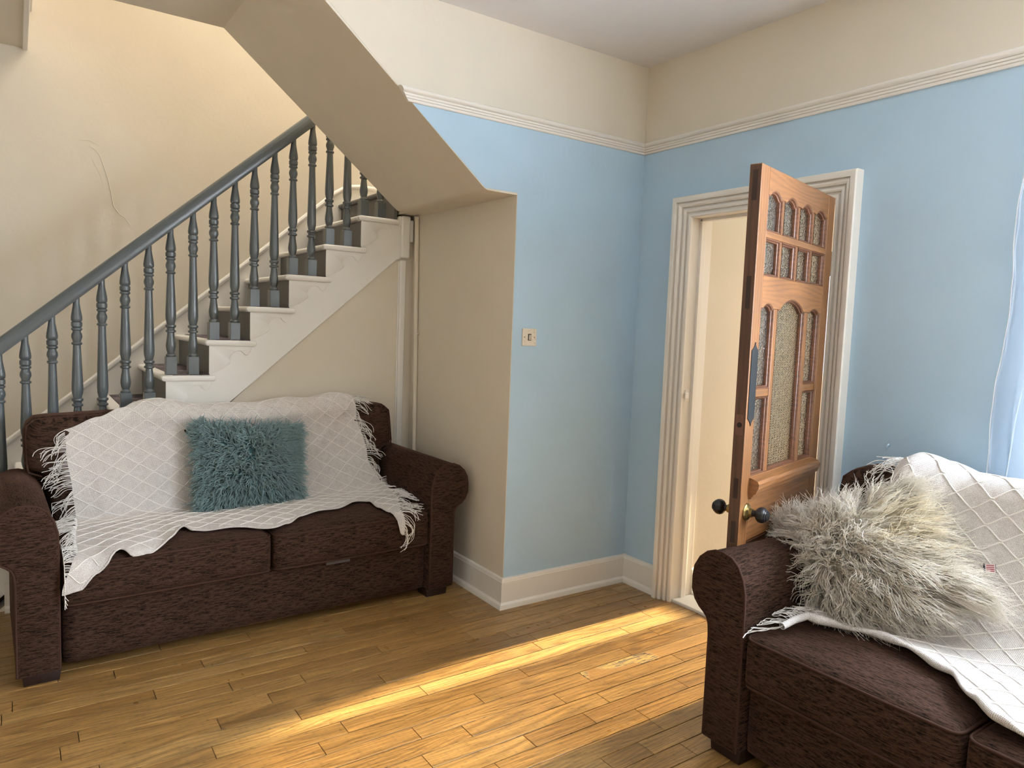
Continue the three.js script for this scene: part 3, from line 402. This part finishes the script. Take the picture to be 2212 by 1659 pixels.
  for (const y of [0.28, 1.72]) mesh('hinge', merge([new THREE.CylinderGeometry(0.007, 0.007, 0.10, 12).translate(0.006, y, -0.008), new THREE.BoxGeometry(0.003, 0.10, 0.034).translate(0.001, y, -0.022)]), M.steel, d);
}
{ // light switch
  const s = top(G(), 'light_switch', 'square metal light switch with worn paint on the blue wall', 'light switch'); s.position.set(-0.728, 1.368, 0);
  mesh('plate', rbox(0.086, 0.086, 0.006, 0, 0, 0.003, 0.0022, 2), std({ color: '#e6e2d8', roughness: 0.5, map: tex(128, 128, (u, v) => { const n = nB(u * 22, v * 22, 22, 22) * 0.6 + nA(u * 60, v * 60, 60, 60) * 0.4, k = n > 0.79 ? 0.6 : 0.97; return [k, k * 0.97, k * 0.93]; }, true, [11, 11]) }), s);
  const rk = mesh('rocker_frame', rbox(0.019, 0.033, 0.004, 0, 0, 0.007, 0.001), M.darkslot, s); const k = mesh('rocker', rbox(0.013, 0.026, 0.006, 0, 0, 0.009, 0.0015, 2), std({ color: '#bdb4a4', roughness: 0.4 }), rk); k.rotation.x = 0.06;
  for (const x of [-0.030, 0.030]) mesh('screw', new THREE.CylinderGeometry(0.0032, 0.0036, 0.002, 14).rotateX(Math.PI / 2).translate(x, 0, 0.0066), M.steel, s);
}
top(mesh('x', tube([V(-0.001, 1.012, 1.448), V(-0.012, 1.008, 1.448), V(-0.016, 1.0, 1.447), V(-0.011, 0.990, 1.445)], 0.0032, 8, (t) => 1.4 - 0.8 * t), M.blue, scene), 'wall_hook', 'painted-over little hook on the blue wall above the sofa arm', 'hook');

// ---------------------------------------------------------------- sofas: front at z = 0, facing +z, back toward -z
const SOFA = { D: 0.80 };
function makeSofa(hw, cushions, backTop, label) {
  const s = top(G(), 'sofa', label, 'sofa');
  const bs = mesh('base', roundedCushion(2 * hw - 0.004, 0.26, 0.74, 0.018, 0, 30, 6, 10), M.sofa, s); bs.position.set(0, 0.045 + 0.13, -0.404);
  mesh('back_frame', bbox(-hw - 0.08, hw + 0.08, 0.06, 0.86, -0.775, -0.655, 0.03, 3), M.sofa, s);
  const cw = 2 * hw / cushions;
  for (let k = 0; k < cushions; k++) {
    const cx = -hw + cw * (k + 0.5), c = mesh('seat_cushion', roundedCushion(cw - 0.008, 0.172, 0.60, 0.028, 0.036, 30, 8, 24, 0.008), M.sofa, s); c.position.set(cx, 0.372, -0.292);
    const loopAt = (y, w, d) => { const o = []; const r = 0.03; const put = (x, z) => { const k2 = (1 - (2 * x / cw) ** 2) * 0.0; const f = Math.abs(z - d / 2) < 0.03 ? (1 - (2 * x / cw) ** 2) * 0.004 : 0; o.push(V(x, y + k2, z + f)); }; for (const [sx, sz, a0] of [[1, 1, 0], [-1, 1, 1], [-1, -1, 2], [1, -1, 3]]) { for (let q = 0; q <= 4; q++) { const a = (a0 + q / 4) * Math.PI / 2; put(sx * (w / 2 - r) + Math.cos(a) * r, sz * (d / 2 - r) + Math.sin(a) * r); } const nx = [[-1, 1], [-1, -1], [1, -1], [1, 1]][a0]; for (let q = 1; q < 12; q++) { const t = q / 12; if (a0 % 2 === 0) put(lerp(sx * (w / 2 - r), nx[0] * (w / 2 - r), t), sz * d / 2); else put(sx * w / 2, lerp(sz * (d / 2 - r), nx[1] * (d / 2 - r), t)); } } return o; };
    mesh('piping', merge([tube(loopAt(0.077, cw - 0.016, 0.596), 0.0042, 7, null, true), tube(loopAt(-0.077, cw - 0.016, 0.596), 0.0042, 7, null, true)]), M.piping, c);
  }
  // rolled arms
  const prof = [[0.0, 0.045], [0.0, 0.42], [0.001, 0.53], [0.006, 0.585], [0.018, 0.632], [0.038, 0.667], [0.066, 0.689], [0.098, 0.699], [0.132, 0.697], [0.165, 0.683], [0.195, 0.657], [0.215, 0.622], [0.224, 0.580], [0.220, 0.540], [0.206, 0.508], [0.186, 0.487], [0.166, 0.474], [0.151, 0.460], [0.143, 0.438], [0.140, 0.40], [0.140, 0.20], [0.140, 0.045]];
  for (const m of [-1, 1]) {
    const o = prof.map(([a, y]) => [m * (hw + 0.003 + a), y]), a = mesh('arm', slabOf(o, -0.765, 0.006, 0.010, 3, 48), M.sofa, s);
    mesh('piping', tube(prof.map(([q, y]) => V(m * (hw + 0.003 + clamp(q, 0.004, 0.221)), clamp(y, 0.05, 0.6965), 0.001)), 0.0045, 7), M.piping, a);
  }
  // one wide back, its ends above the arms
  const e = hw + 0.085, right = [[hw - 0.004, 0.40], [hw - 0.004, 0.66], [hw + 0.02, 0.695], [e - 0.015, 0.716], [e - 0.002, 0.75], [e, 0.80], [e, 0.875], [e - 0.012, 0.915], [e - 0.04, 0.94]], topl = []; for (let k = 0; k <= 16; k++) { const x = lerp(e - 0.08, -(e - 0.08), k / 16); topl.push([x, backTop(x)]); }
  const left = right.map(([x, y]) => [-x, y]).reverse(), g = slabOf([...right, ...topl, ...left], -0.19, 0, 0.058, 5, 60), p = g.attributes.position; for (let i = 0; i < p.count; i++) { const y = p.getY(i); p.setZ(i, p.getZ(i) - 0.505 - (y - 0.45) * 0.215); const z = p.getZ(i); void z; } { const c = crease(g, 60); const uv = c.attributes.uv, pp = c.attributes.position; for (let i = 0; i < pp.count; i++) uv.setXY(i, pp.getX(i), pp.getY(i) + pp.getZ(i) * 0.7); const bk = mesh('backrest', c, M.sofa, s); const line = [...right.slice(2), ...topl, ...left.slice(0, -2)].map(([x, y]) => V(clamp(x, -e + 0.010, e - 0.010), y - 0.010, -0.505 - (y - 0.45) * 0.215 - 0.028)); mesh('piping', tube(line, 0.0045, 7), M.piping, bk); }
  for (const [x, z] of [[-hw - 0.065, -0.07], [hw + 0.065, -0.07], [-hw - 0.065, -0.72], [hw + 0.065, -0.72]]) { const f = slabOf([[-0.058, 0], [0.058, 0], [0.064, 0.05], [-0.064, 0.05]], -0.05, 0.05, 0.004, 2, 30); const q = mesh('foot', f, M.foot, s); q.position.set(x, 0, z); }
  return s;
}
const backTop1 = (x) => interp([[-0.82, 0.945], [-0.55, 0.952], [-0.34, 0.958], [-0.12, 0.932], [0.12, 0.928], [0.35, 0.945], [0.6, 0.956], [0.82, 0.945]], x), backTop2 = () => 0.958;
const HW1 = 0.802, HW2 = 0.658;
const sofa1 = makeSofa(HW1, 2, backTop1, 'dark brown two-seat sofa standing against the stairs'); sofa1.position.set(-1.908, 0, -0.25); sofa1.rotation.y = 0.035;
const sofa2 = makeSofa(HW2, 2, backTop2, 'dark brown sofa under the window beside the open door'); sofa2.position.set(-0.905, 0, 2.162); sofa2.rotation.y = -Math.PI / 2;
mesh('pull_tab', rbox(0.118, 0.030, 0.004, 0.31, 0.289, 0.0, 0.001), M.tabCloth, sofa1);

// ---------------------------------------------------------------- knitted throws
function pathOf(pts) {                                     // smooth path in (z, y), by arc length
  const c = new THREE.CatmullRomCurve3(pts.map(([z, y]) => V(0, y, z)), false, 'centripetal'), N = 500, P = c.getSpacedPoints(N), L = c.getLength();
  const at = (s) => { const t = clamp(s / L) * N, i = Math.min(N - 1, Math.floor(t)), f = t - i, a = P[i], b = P[i + 1]; return [lerp(a.z, b.z, f), lerp(a.y, b.y, f), -(b.y - a.y), b.z - a.z]; };
  const find = (z, y) => { let best = 0, bd = 9; for (let i = 0; i <= N; i++) { const d = Math.hypot(P[i].z - z, P[i].y - y); if (d < bd) { bd = d; best = i; } } return best / N * L; };
  return { at, find, L };
}
function makeThrow(o) {
  const t = top(G(), 'throw_blanket', o.label, 'throw'); t.position.copy(o.sofa.position); t.rotation.copy(o.sofa.rotation);
  const path = o.path, n1 = noise3(o.seed), n2 = noise3(o.seed + 7), NU = o.nu || 150, NV = o.nv || 170;
  const place = (x, p, off, raw = false) => { const [z, y, nz, ny] = path.at(p); let l = Math.hypot(nz, ny) || 1; const lift = raw ? 0 : o.lift(x, p); return V(x, y + (ny / l) * (off + lift) + (o.sagY ? o.sagY(x, p) : 0), z + (nz / l) * (off + lift)); };
  // unit normal in the (z, y) plane points away from the sofa: (dz, dy) turned left
  const surf = (s, v) => { const xm = lerp(o.xl(0), o.xr(0), s), p0 = o.from(xm), p1 = o.to(s), p = lerp(p0, p1, v), x = lerp(o.xl(p), o.xr(p), s) + 0.006 * n2(p * 9, s * 3); const w = o.fold ? o.fold(x, p, s, v) : 0; return place(x, p, 0.007 + 0.0035 * (n1(x * 9, p * 9) + 0.6) + w); };
  const pos = [], uv = [], idx = []; let W = o.width;
  for (let j = 0; j <= NV; j++) for (let i = 0; i <= NU; i++) { const s = i / NU, v = j / NV, q = surf(s, v); pos.push(q.x, q.y, q.z); const xm = lerp(o.xl(0), o.xr(0), s); uv.push(s * W, lerp(o.from(xm), o.to(s), v)); }
  for (let j = 0; j < NV; j++) for (let i = 0; i < NU; i++) { const a = j * (NU + 1) + i, b = a + NU + 1; idx.push(a, b, a + 1, b, b + 1, a + 1); }
  const g = buildGeo(pos, uv, idx); g.computeVertexNormals(); const cloth = mesh('cloth', g, M.throw, t);
  // raised diamond cords
  const cords = [], A = 0.0205, w = 0.112, tri = (u) => { const f = u - Math.floor(u), q = 4 * Math.abs(f - 0.5) - 1; return 0.8 * q + 0.2 * Math.cos(u * 2 * Math.PI); };
  const K = Math.ceil(path.L / (2 * A)); for (let k = 0; k < K; k++) { let run = []; const steps = Math.ceil(W / 0.009); const flush = () => { if (run.length > 3) cords.push(tube(run, o.cordR || 0.0021, 5)); run = []; };
    for (let i = 0; i <= steps; i++) { const s = i / steps, U = s * W, p = (k + 0.5) * 2 * A + (k % 2 ? -1 : 1) * A * 0.97 * tri(U / w), xm = lerp(o.xl(0), o.xr(0), s), p0 = o.from(xm), p1 = o.to(s), v = (p - p0) / (p1 - p0); if (v < 0.004 || v > 0.985 || p1 - p0 < 0.02) { flush(); continue; } const q = surf(s, v), e = 0.004, qa = surf(Math.min(1, s + e), v), qb = surf(s, Math.min(1, v + e)), nn = qb.clone().sub(q).cross(qa.clone().sub(q)).normalize(); run.push(q.addScaledVector(nn, 0.0009)); } flush(); }
  mesh('cord_lattice', merge(cords), M.cord, t);
  // rolled hem and fringe
  const hem = []; for (let i = 0; i <= 160; i++) hem.push(surf(i / 160, 1)); mesh('hem', tube(hem, o.hemR || 0.0042, 10, o.hemR ? (q) => 0.8 + 0.25 * Math.sin(q * 41) + 0.3 * n1(q * 30, 2) : null), M.throw, t);
  const r = rng(o.seed + 3), fr = []; for (const side of o.fringe) { const s = side < 0 ? 0 : 1; let tuft = 0, twist = 0, spread = 0; const N = o.fringeN || 210;
    for (let k = 0; k < N; k++) { if (k % 7 === 0) { tuft = (r() - 0.5) * 1.1; twist = r(); spread = 0.75 + r() * 0.5; } const v = (k + r()) / N; if (v < (o.fringeFrom || 0)) continue; const q0 = surf(s, v), xm = lerp(o.xl(0), o.xr(0), s), p0 = o.from(xm), p1 = o.to(s), p = lerp(p0, p1, v); const len = (0.085 + 0.04 * r()) * spread, pts = []; const hang = o.hang ? o.hang(v, side) : 0; let x = q0.x, pp = p; const ph = r() * 6.3, am = 0.2 + 0.25 * r();
      const n = 8; for (let i = 0; i <= n; i++) { const f = i / n; if (!i) pts.push(q0.clone()); else { const ang = lerp(0.1 + tuft * 0.8, 0.7 + tuft * 1.3 + 1.6 * am * Math.sin(ph + f * 5) + hang, f); x += side * Math.cos(ang) * len / n; if (o.xMin && pp > o.xMinFrom) x = Math.max(x, o.xMin); pp += Math.sin(ang) * len / n; const q = place(x, clamp(pp, 0.02, path.L - 0.005), 0.012 + 0.007 * Math.sin(f * 3 + twist * 3) + 0.004 * r(), true); pts.push(q); } }
      fr.push(tube(pts, 0.0013, 4)); } }
  const f = mesh('fringe', merge(fr), M.cord, t); f.userData.kind = 'stuff';
  return { t, surf, place };
}
const throwPath = pathOf([[-0.812, 0.62], [-0.818, 0.84], [-0.800, 0.915], [-0.765, 0.955], [-0.70, 0.968], [-0.652, 0.962], [-0.622, 0.935], [-0.606, 0.88], [-0.566, 0.72], [-0.528, 0.55], [-0.512, 0.497], [-0.470, 0.482], [-0.36, 0.493], [-0.22, 0.493], [-0.10, 0.481], [-0.025, 0.466], [0.010, 0.448], [0.020, 0.415], [0.020, 0.36], [0.020, 0.26]]);
{
  const P = throwPath, pTopFront = P.find(-0.612, 0.905), pOver = P.find(-0.80, 0.915), pEdge = P.find(0.010, 0.448), pSeat = P.find(-0.49, 0.487);
  const hem = [[-0.80, 0.095], [-0.74, 0.085], [-0.70, 0.035], [-0.64, -0.035], [-0.58, 0.0], [-0.52, -0.005], [-0.45, -0.075], [-0.395, -0.175], [-0.365, -0.125], [-0.30, -0.115], [-0.15, -0.09], [0.0, -0.045], [0.05, -0.06], [0.12, -0.135], [0.30, -0.165], [0.44, -0.225], [0.485, -0.215], [0.53, -0.12], [0.58, -0.05], [0.63, 0.07], [0.70, 0.09]];
  makeThrow({
    label: 'cream knitted throw with diamond cords and fringe over the sofa by the stairs', sofa: sofa1, seed: 41, path: P, width: 1.42,
    xl: (p) => interp([[0, -0.735], [pTopFront, -0.735], [pSeat, -0.705], [pEdge - 0.1, -0.74], [pEdge + 0.1, -0.80]], p), xr: (p) => interp([[0, 0.655], [pTopFront, 0.655], [pSeat - 0.2, 0.705], [pSeat - 0.02, 0.775], [pSeat + 0.2, 0.735], [pEdge, 0.64], [pEdge + 0.1, 0.63]], p),
    from: (x) => interp([[-0.74, pTopFront + 0.012], [-0.60, pTopFront - 0.03], [-0.50, pTopFront - 0.07], [-0.36, pOver + 0.01], [0.66, pOver - 0.03]], x),
    to: (s) => pEdge + interp(hem, lerp(-0.80, 0.64, s)),
    lift: (x, p) => { const q = sstep(pTopFront + 0.05, pTopFront - 0.02, p); return q * interp([[-0.74, 0.003], [-0.52, 0.004], [-0.34, 0.022], [-0.18, 0.014], [0.1, 0.016], [0.27, 0.024], [0.42, 0.012], [0.57, 0.032], [0.66, 0.018]], x); },
    sagY: (x, p) => (backTop1(x) - 0.955) * sstep(pSeat - 0.25, pTopFront, p) * -0 + (p < pSeat - 0.2 ? (backTop1(x) - 0.955) * sstep(pSeat - 0.2, pTopFront, p) : 0),
    fold: (x, p, s, v) => { const back = sstep(pTopFront - 0.1, pTopFront + 0.05, p) * sstep(pSeat, pSeat - 0.1, p), d = (x - (0.18 + (pSeat - p) * 0.85)); const crease1 = 0.010 * Math.exp(-((d / 0.02) ** 2)) * back * sstep(0.1, 0.3, x + 0.1); const d2 = x + 0.62 - (p - pTopFront) * 0.06, roll = 0.012 * Math.exp(-((d2 / 0.035) ** 2)) * back * sstep(pTopFront + 0.15, pSeat, p); const front = sstep(pSeat + 0.1, pEdge, p), wav = front * sstep(0.7, 1, v) * (0.012 * Math.exp(-(((x + 0.385) / 0.03) ** 2)) + 0.014 * Math.exp(-(((x + 0.63) / 0.035) ** 2)) + 0.012 * Math.exp(-(((x - 0.47) / 0.04) ** 2)) + 0.006 * (1 + Math.sin(x * 31))); const tuck = sstep(0.94, 1, s) * sstep(pSeat - 0.1, pSeat, p) * sstep(pSeat + 0.25, pSeat + 0.1, p) * 0.02; return crease1 + roll + wav + tuck; },
    xMin: -0.793, xMinFrom: pSeat - 0.12, fringe: [-1, 1], hang: (v) => (v > 0.9 ? 1.1 : v > 0.75 ? 0.6 : 0.35),
  });
}
{
  const base = [[-0.812, 0.62], [-0.818, 0.84], [-0.800, 0.915], [-0.765, 0.962], [-0.70, 0.980], [-0.652, 0.975], [-0.622, 0.945], [-0.602, 0.88], [-0.556, 0.72], [-0.49, 0.575], [-0.42, 0.515], [-0.36, 0.499], [-0.29, 0.4985], [-0.22, 0.4975], [-0.10, 0.483], [-0.025, 0.468], [0.010, 0.448], [0.020, 0.415], [0.020, 0.36], [0.020, 0.26]], P = pathOf(base), pOver = P.find(-0.80, 0.915), pEdge = P.find(0.010, 0.448), pTF = P.find(-0.612, 0.905), pSeat = P.find(-0.40, 0.51);
  const hem = [[-0.60, -0.085], [-0.585, -0.205], [-0.50, -0.235], [-0.39, -0.255], [-0.29, -0.245], [-0.15, -0.225], [-0.043, -0.13], [0.03, -0.08], [0.10, -0.065], [0.30, -0.02], [0.60, 0.02]];
  const thr = makeThrow({
    label: 'white knitted throw with raised diamond cords over the sofa by the window', sofa: sofa2, seed: 87, path: P, width: 1.24, cordR: 0.0026, hemR: 0.013, fringeN: 200, nu: 150,
    xl: (p) => interp([[0, -0.535], [pTF, -0.535], [pSeat, -0.585], [pEdge - 0.25, -0.575], [pEdge, -0.565]], p), xr: () => 0.63,
    from: () => pOver - 0.05, to: (s) => pEdge + interp(hem, lerp(-0.60, 0.63, s)),
    lift: (x, p) => 0.004 + sstep(pTF + 0.05, pTF - 0.02, p) * interp([[-0.54, 0.006], [-0.49, 0.032], [-0.40, 0.022], [-0.30, 0.004], [-0.1, 0.0], [0.6, 0]], x),
    fold: (x, p, s, v) => { const f = sstep(pSeat, pEdge - 0.2, p); return f * sstep(0.75, 0.96, v) * 0.016 * (0.7 + 0.5 * Math.sin(x * 19 + 1)) + 0.004 * Math.sin(x * 13 + p * 5) * sstep(0.9, 0.4, v); },
    fringe: [-1], hang: () => 0.1, fringeFrom: 0.0, xMin: -0.650, xMinFrom: pSeat - 0.25,
  });
  const lb = mesh('care_label', rbox(0.036, 0.028, 0.0012, 0, 0, 0, 0.0004), std({ color: '#f2eff0', roughness: 0.7, map: tex(64, 48, (u, v) => { if (u < 0.16) return [0.25, 0.24, 0.28]; const inside = u > 0.24 && u < 0.9 && v > 0.12 && v < 0.9; return inside && Math.floor(v * 9) % 2 ? [0.72, 0.3, 0.32] : [0.92, 0.86, 0.86]; }, true, [1 / 0.034, 1 / 0.026]) }), thr.t); { const uv = lb.geometry.attributes.uv, p = lb.geometry.attributes.position; for (let i = 0; i < uv.count; i++) uv.setXY(i, p.getX(i) + 0.017, p.getY(i) + 0.013); } lb.position.copy(thr.place(-0.185, P.find(-0.556, 0.725), 0.016)); lb.rotation.set(-0.25, 0, 0.25);
}

// ---------------------------------------------------------------- shaggy cushions
function shaggy(o) {
  const c = top(G(), o.name, o.label, 'cushion'); const a = o.w / 2, b = o.h / 2, T = o.t / 2;
  const pillow = (u, v, side) => { const e = 1 - 0.10 * (1 - v * v) * Math.abs(u), f = 1 - 0.10 * (1 - u * u) * Math.abs(v), k = Math.pow(Math.max(0, (1 - u * u) * (1 - v * v)), 0.42); return V(a * u * e, b * v * f, side * T * k); };
  const pos = [], uv = [], idx = [], N = 26; for (const side of [1, -1]) { const o0 = pos.length / 3; for (let j = 0; j <= N; j++) for (let i = 0; i <= N; i++) { const u = -Math.cos(i / N * Math.PI), v = -Math.cos(j / N * Math.PI), q = pillow(u, v, side); pos.push(q.x, q.y, q.z); uv.push(q.x, q.y); } for (let j = 0; j < N; j++) for (let i = 0; i < N; i++) { const p = o0 + j * (N + 1) + i, q = p + N + 1; if (side > 0) idx.push(p, p + 1, q, p + 1, q + 1, q); else idx.push(p, q, p + 1, p + 1, q, q + 1); } }
  mesh('cover', smoothNormals(buildGeo(pos, uv, idx)), o.skin, c);
  const r = rng(o.seed), n1 = noise3(o.seed + 1), n2 = noise3(o.seed + 2), P = [], Cc = [], Nn = [], I = [], seg = o.seg || 8, sides = 3;
  // locks: clumps of strands that lean the same way and meet near their tips
  const clumps = []; const put = (u, v, side) => { const p = pillow(u, v, side), e = 0.02, pu = pillow(clamp(u + e, -1, 1), v, side).sub(pillow(clamp(u - e, -1, 1), v, side)), pv = pillow(u, clamp(v + e, -1, 1), side).sub(pillow(u, clamp(v - e, -1, 1), side)); const n = pu.cross(pv).normalize().multiplyScalar(side); if (!isFinite(n.x) || n.lengthSq() < 0.5) n.set(0, 0, side); const edge = Math.max(Math.abs(u), Math.abs(v)); n.add(V(u, v, 0).multiplyScalar(1.1 * edge ** 3)).normalize(); return { p, n, u, v }; };
  for (let k = 0; k < o.clumps; k++) { const side = r() < 0.80 ? 1 : -1, m = () => { const q = r() * 2 - 1; return r() < 0.28 ? Math.sign(q) * (1 - Math.abs(q) * 0.12) : q; }; const u = m(), v = m(); if (side < 0 && Math.max(Math.abs(u), Math.abs(v)) < 0.72) continue; const f = put(u, v, side); const flow = o.flow(u, v, n1, n2); flow.add(V((r() - 0.5) * 1.2, (r() - 0.5) * 1.2, 0)); const len = o.len * (0.75 + 0.5 * r()); const d = f.n.clone().multiplyScalar(o.stand).add(flow).normalize(); clumps.push({ ...f, d, len, side, tone: r(), ph: r() * 6.28, curl: o.curl * (0.5 + r()) }); }
  const tmp = V(0, 0, 0);
  for (const cl of clumps) {
    const side1 = cl.d.clone().cross(cl.n); if (side1.lengthSq() < 1e-4) side1.set(1, 0, 0); side1.normalize(); const up1 = side1.clone().cross(cl.d).normalize();
    for (let q = 0; q < o.per; q++) {
      const ru = clamp(cl.u + (r() - 0.5) * o.rad / a * 2, -1, 1), rv = clamp(cl.v + (r() - 0.5) * o.rad / b * 2, -1, 1), root = pillow(ru, rv, cl.side), len = cl.len * (0.8 + 0.4 * r()), ph = cl.ph + (r() - 0.5) * 1.6, spread = 0.55 + 0.5 * r(), ox = root.clone().sub(cl.p), col = o.color(cl.tone, r(), cl), pts = [];
      const stray = r() < 0.08 ? 2.5 : 1, sx = (r() - 0.5) * 0.35 * stray, sy = (r() - 0.5) * 0.35 * stray;
      for (let i = 0; i <= seg; i++) { const t = i / seg, bend = t * t; const pt = cl.p.clone().addScaledVector(ox, 1 - t * (1 - 0.35 * spread)); const lift = Math.sin(Math.min(1, t * 1.3) * Math.PI / 2); pt.addScaledVector(cl.n, o.len * 0.28 * lift * (1 - 0.25 * t)).addScaledVector(cl.d, len * t); pt.addScaledVector(side1, cl.curl * t * Math.sin(ph + t * o.waves) + sx * len * bend).addScaledVector(up1, cl.curl * 0.7 * t * Math.cos(ph + t * o.waves) + sy * len * bend); pt.addScaledVector(o.gravity, len * 0.45 * bend); pts.push(pt); }
      const base = P.length / 3; let Nv = cl.n.clone();
      for (let i = 0; i <= seg; i++) { const T2 = tmp.copy(pts[Math.min(seg, i + 1)]).sub(pts[Math.max(0, i - 1)]).normalize().clone(); Nv.addScaledVector(T2, -Nv.dot(T2)); if (Nv.lengthSq() < 1e-5) Nv.set(0.3, 0.7, 0.2); Nv.normalize(); const B = T2.clone().cross(Nv), rr = o.r * (1 - 0.75 * (i / seg) ** 1.5); for (let s = 0; s < sides; s++) { const w = s / sides * 6.2832, dx = Nv.clone().multiplyScalar(Math.cos(w)).addScaledVector(B, Math.sin(w)); P.push(pts[i].x + dx.x * rr, pts[i].y + dx.y * rr, pts[i].z + dx.z * rr); Nn.push(dx.x, dx.y, dx.z); Cc.push(...col); } }
      for (let i = 0; i < seg; i++) for (let s = 0; s < sides; s++) { const A = base + i * sides + s, B = base + i * sides + (s + 1) % sides; I.push(A, B, A + sides, B, B + sides, A + sides); }
    }
  }
  const g = new THREE.BufferGeometry(); g.setAttribute('position', new THREE.Float32BufferAttribute(P, 3)); g.setAttribute('normal', new THREE.Float32BufferAttribute(Nn, 3)); g.setAttribute('color', new THREE.Float32BufferAttribute(Cc, 3)); g.setIndex(I);
  if (o.shear) { const m = new THREE.Matrix4().makeShear(0, 0, o.shear, 0, 0, 0); g.applyMatrix4(m); c.children[0].geometry.applyMatrix4(m); }
  const fur = mesh('fur', g, o.fur, c); fur.userData.kind = 'stuff'; return c;
}
const onSofa = (sofa, c, basis, p) => { sofa.updateMatrixWorld(); const m = new THREE.Matrix4().makeBasis(...basis).setPosition(p); m.premultiply(sofa.matrixWorld); m.decompose(c.position, c.quaternion, c.scale); };
{
  const c = shaggy({ name: 'shaggy_cushion', label: 'square teal shaggy wool cushion leaning on the cream throw', w: 0.43, h: 0.37, t: 0.13, seed: 301, skin: M.skinTeal, fur: M.furTeal, clumps: 2500, per: 2, rad: 0.016, r: 0.0036, len: 0.068, stand: 0.40, curl: 0.0075, waves: 8, seg: 8, gravity: V(0, -0.35, 0),
    flow: (u, v, n1, n2) => V(0.9 * Math.sign(u) * Math.sqrt(Math.abs(u)) + 0.55 * n1(u * 2.2, v * 2.2), 0.35 * v - 0.45 * (v < -0.2 ? -v : 0) + 0.55 * n2(u * 2.2, v * 2.2) - 0.12, 0),
    color: (lockDye, strandDye) => { const dye = 0.95 + 0.08 * lockDye + 0.04 * strandDye; return [0.335 * dye, 0.475 * dye, 0.48 * dye]; } });
  const ty = 0.30, rz = -0.055, up = V(0, Math.cos(ty), -Math.sin(ty)), rt = V(1, 0, 0), fw = V(0, Math.sin(ty), Math.cos(ty)); const R = rt.clone().multiplyScalar(Math.cos(rz)).addScaledVector(up, Math.sin(rz)), U = up.clone().multiplyScalar(Math.cos(rz)).addScaledVector(rt, -Math.sin(rz));
  onSofa(sofa1, c, [R, U, fw], V(0.035, 0.672, -0.475));
}
{
  const c = shaggy({ name: 'shaggy_cushion', label: 'off-white long-haired sheepskin cushion leaning in the sofa corner by the door', w: 0.34, h: 0.32, t: 0.15, shear: -0.22, seed: 512, skin: M.skinCream, fur: M.furCream, clumps: 950, per: 7, rad: 0.013, r: 0.0018, len: 0.108, stand: 0.40, curl: 0.0095, waves: 9, seg: 10, gravity: V(0.28, -0.38, 0),
    flow: (u, v, n1, n2) => V(0.62 * (u + 0.75) + 0.5 * n1(u * 2.2, v * 2.2), 0.62 * (v - 0.40) + 0.5 * n2(u * 2.2, v * 2.2), 0),
    color: (lockDye, strandDye, lock) => { const dye = 0.95 + 0.05 * lockDye + 0.03 * strandDye, yellowed = sstep(0.05, 0.6, lock.u) * sstep(-0.5, 0.05, lock.v) * sstep(1.0, 0.5, lock.v) * lockDye; return [0.96 * dye, (0.92 - 0.035 * yellowed) * dye, (0.85 - 0.13 * yellowed) * dye]; } });   // one colour for each whole strand; the old wool has yellowed on one side
  const U = V(0.34, 0.195, -0.12).normalize(); let W = V(-0.24, 0.255, -0.12); W.addScaledVector(U, -W.dot(U)).normalize(); const N = U.clone().cross(W);
  onSofa(sofa2, c, [U, W, N], V(-0.505, 0.688, -0.415));
}
{ // net curtain
  const c = top(G(), 'net_curtain', 'sheer pale net curtain hanging beside the window', 'curtain'); const pos = [], uv = [], idx = [], NU = 120, NV = 70, n1 = noise3(9);
  const S = (i, j) => { const s = i / NU, v = j / NV, y = lerp(2.33, 0.62, v), edge = 1.855 - 0.06 * v + 0.008 * Math.sin(v * 17) + 0.006 * n1(v * 9, 3), z = lerp(edge, 3.86, s), amp = 0.010 * (0.5 + v), x = -0.052 + amp * Math.sin(s * 46 + 1.2 * Math.sin(v * 3)) + 0.006 * n1(s * 14, v * 6) + 0.012 * Math.exp(-s * 60); return V(x, y, z); };
  for (let j = 0; j <= NV; j++) for (let i = 0; i <= NU; i++) { const q = S(i, j); pos.push(q.x, q.y, q.z); uv.push(q.z, q.y); } for (let j = 0; j < NV; j++) for (let i = 0; i < NU; i++) { const a = j * (NU + 1) + i, b = a + NU + 1; idx.push(a, a + 1, b, b, a + 1, b + 1); }
  const g = buildGeo(pos, uv, idx); g.computeVertexNormals(); mesh('voile', g, M.voile, c); const e = [], f2 = [], f3 = []; for (let j = 0; j <= NV; j++) { e.push(S(0, j).add(V(0, 0, 0.001 * Math.sin(j)))); if (j > 12 && j < 60) f2.push(S(1, j).add(V(-0.002, 0, 0.012))); if (j > 38) f3.push(S(3, j).add(V(-0.003, 0, 0.05 - (j - 38) * 0.0022))); }
  mesh('hem', merge([tube(e, 0.0022, 5), tube(e.map((q, j) => q.clone().add(V(0.001, 0, 0.006 + 0.002 * Math.sin(j * 0.7)))), 0.0012, 5)]), M.voileHem, c); mesh('crease', merge([tube(f3, 0.0016, 5, (t) => Math.sin(Math.PI * clamp(t)) + 0.1)]), M.voileHem, c);
  const p = top(mesh('x', merge([new THREE.CylinderGeometry(0.009, 0.009, 2.06, 14).rotateX(Math.PI / 2).translate(-0.052, 2.345, 2.93), box(-0.055, 0.0, 2.335, 2.355, 1.925, 1.94), box(-0.055, 0.0, 2.335, 2.355, 3.88, 3.895)]), M.white2, scene), 'curtain_rod', 'thin white rod carrying the net curtain', 'curtain rod'); void p;
}
scene.traverse((o) => { if (o.isMesh) { o.castShadow = true; o.receiveShadow = true; } if (o.isLight && o.shadow) o.castShadow = true; });
camera.updateMatrixWorld();
renderer.render(scene, camera);
